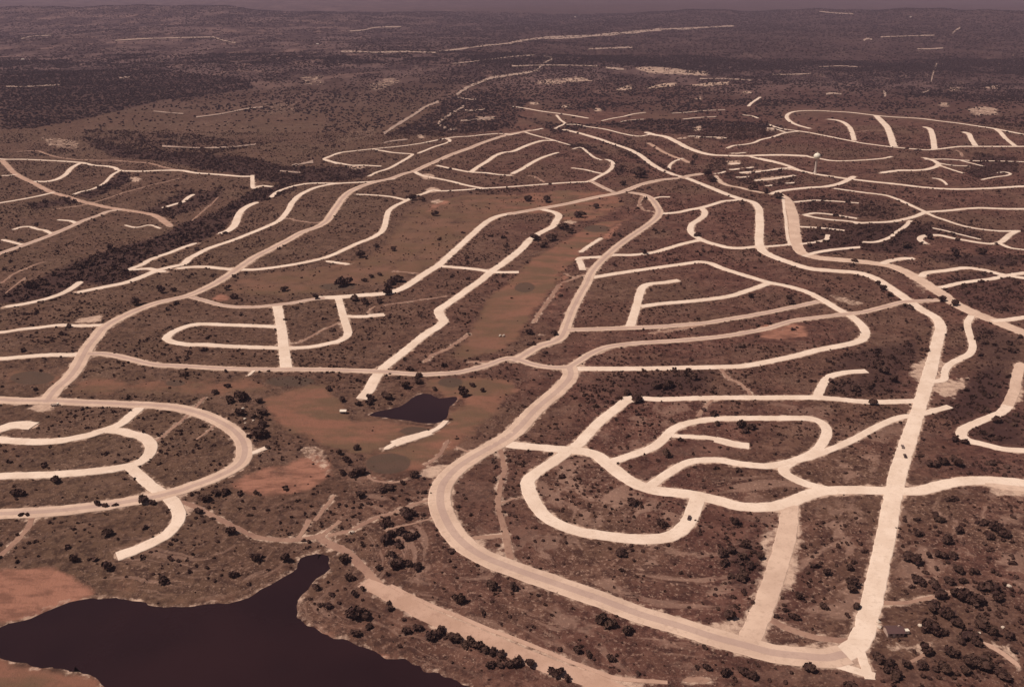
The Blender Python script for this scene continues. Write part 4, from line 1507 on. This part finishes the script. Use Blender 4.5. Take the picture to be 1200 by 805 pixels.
def car(u, v, rz, label, mat, group=None):
    o = thing("car", label, "car", spot(u, v, .5), rz, group)
    part("body", bevel_boxes("body", [(0, 0, .68, 4.9, 1.9, .62)], mat, .14), o)
    part("cabin", bevel_boxes("cabin", [(-.25, 0, 1.27, 2.7, 1.66, .60, .72, .84)], M_GLASS, .08), o)
    part("roof", bevel_boxes("roof", [(-.25, 0, 1.58, 1.95, 1.42, .06)], mat, .02), o)
    for a in (-1.5, 1.5):
        for s_ in (-.82, .82):
            part("wheel", disc("wheel", .34, .22, M_TYRE), o, loc=(a, s_, .34))
    return o
car(1060.4, 535.5, 1.35, "dark car driving down the middle of the long straight road", M_DARKCAR)
car(1057.6, 524.5, 1.35, "faded car just behind the dark car on the straight road", M_GREYCAR)
car(807.5, 608, 1.2, "dark car on the curved end of the big lower loop road", M_DARKCAR)

def cart(u, v, label):
    o = thing("golf_cart", label, "golf cart", spot(u, v), .4)
    part("body", bevel_boxes("body", [(0, 0, .55, 2.4, 1.2, .45), (-.3, 0, .95, .5, 1.1, .5)], M_WHITE, .06), o)
    part("canopy", bevel_boxes("canopy", [(-.1, 0, 1.9, 2.0, 1.3, .1)], M_WHITE, .03), o)
    for a in (-.9, .7):
        for s_ in (-.55, .55):
            part("post", bevel_boxes("post", [(a, s_, 1.3, .06, .06, 1.1)], M_TYRE, 0), o)
            part("wheel", disc("wheel", .25, .18, M_TYRE), o, loc=(a, s_, .25))
cart(586.2, 394.5, "left of two small white carts on the reddish central fairway")
cart(590.3, 394.5, "right of two small white carts on the reddish central fairway")

o = thing("bulldozer", "dark rusty bulldozer on the reddish bare pad inside the middle loop street", "bulldozer", spot(929, 387), .1)
part("engine_hood", bevel_boxes("engine_hood", [(.9, 0, 1.5, 2.2, 1.3, 1.1)], M_MACH, .08), o)
part("cab", bevel_boxes("cab", [(-.9, 0, 2.0, 1.5, 1.6, 2.0, .9, .9)], M_DARKCAR, .06), o)
part("blade", bevel_boxes("blade", [(2.9, 0, .8, .25, 3.6, 1.3)], M_MACH, .05), o)
for s_ in (-1.1, 1.1):
    part("track", bevel_boxes("track", [(.1, s_, .55, 4.2, .55, 1.0)], M_TYRE, .25), o)
    part("push_arm", bevel_boxes("push_arm", [(1.6, s_ * 1.3, .6, 2.6, .15, .2)], M_MACH, .02), o)

o = thing("truck", "pale flatbed truck beside the white patch at the left road junction", "truck", spot(65, 475.5), .25)
part("cab", bevel_boxes("cab", [(2.0, 0, 1.45, 1.8, 2.0, 1.7, .85, .95)], M_WHITE, .1), o)
part("windscreen", bevel_boxes("windscreen", [(2.55, 0, 1.85, .75, 1.7, .6, .8, .95)], M_GLASS, .03), o)
part("bed", bevel_boxes("bed", [(-1.1, 0, 1.0, 4.2, 2.1, .25), (-1.1, 1.0, 1.35, 4.2, .1, .5), (-1.1, -1.0, 1.35, 4.2, .1, .5), (-3.2, 0, 1.35, .1, 2.1, .5)], M_PALEWALL, .03), o)
for a in (-2.2, 1.9):
    for s_ in (-.9, .9):
        part("wheel", disc("wheel", .45, .28, M_TYRE), o, loc=(a, s_, .45))

for u, v, lab in ((372, 53, "pale far-off farmhouse alone in the dark woods of the top left"),
                  (1115, 16, "pale far-off house near the top right corner"),
                  (1067, 21, "pale far-off house left of the top right corner"),
                  (674, 21, "pale far-off house below the hazy gap between the hills"),
                  (27, 71, "pale far-off house at the left edge of the dark woods")):
    p = spot(u, v)
    k_ = project(p[0], p[1], p[2])[2] / F_PX
    house(u, v, max(11, 2.0 * k_), max(8, 1.2 * k_), max(4, .8 * k_), max(2, .5 * k_), .3, lab, M_PALEWALL, M_PALEROOF, None, False)

for i, (u, v, r_, lab, grp) in enumerate((
    (285, 479, 1.5, "topmost pale boulder in the tree clump left of the tan fairway", 0),
    (287, 491, 1.3, "pale boulder in the middle of the tree clump by the fairway", 0),
    (297, 493, 1.1, "pale boulder nearest the fairway in the left tree clump", 0),
    (287.5, 496, .9, "small lowest boulder in the tree clump left of fairway", 0),
    (412, 624, 1.9, "big pale boulder on the rocky track right of the lake inlet", 0),
    (1029, 729, 1.4, "upper pale boulder between the straight road and dark-roofed house", 0),
    (1030.5, 735, 1.5, "lower pale boulder between the straight road and dark-roofed house", 0),
    (1078, 733, 1.3, "pale boulder under the trees right of the white trailer", 0),
    (1147, 742, 1.1, "pale boulder beside the broad trees above the short tan road", 0),
    (1175, 735, 1.1, "pale boulder near the right edge in the corner wood", 0),
    (1182, 687, 1.6, "pale boulder highest along the right edge wood", 0))):
    bm = bmesh.new()
    bmesh.ops.create_icosphere(bm, subdivisions=2, radius=1.0)
    q_ = np.random.default_rng(700 + i)
    for w in bm.verts:
        w.co *= 1 + q_.normal(0, .10)
        w.co.z *= .7
    me = bpy.data.meshes.new("boulder")
    bm.to_mesh(me)
    bm.free()
    me.materials.append(M_ROCK)
    o = bpy.data.objects.new("boulder", me)
    COL.objects.link(o)
    o.location = spot(u, v, .3)
    o.scale = (r_, r_ * .8, r_ * .8)
    o["label"] = lab
    o["category"] = "boulder"

# ------------------------------------------------------------------ haze
hb = bevel_boxes("haze", [(0, 0, 0, 1, 1, 1)], None, 0)
hb.materials.clear()
zlo, zhi = float(ZZ.min()) - 1.0, 345.0
for w in hb.vertices:
    w.co = ((GX[-1] + 500) * (1 if w.co.x > 0 else -1), (GY[-1] + 500) if w.co.y > 0 else GY[0] - 500, zhi if w.co.z > 0 else zlo)
mh = bpy.data.materials.new("haze_air")
mh.use_nodes = True
nt = mh.node_tree
nt.nodes.clear()
out = nt.nodes.new("ShaderNodeOutputMaterial")
pv = nt.nodes.new("ShaderNodeVolumePrincipled")
pv.inputs["Color"].default_value = (*HAZE_COLOR, 1)
pv.inputs["Density"].default_value = HAZE_DENSITY
nt.links.new(pv.outputs[0], out.inputs["Volume"])
hb.materials.append(mh)
ho = bpy.data.objects.new("haze", hb)
COL.objects.link(ho)
ho["kind"] = "stuff"
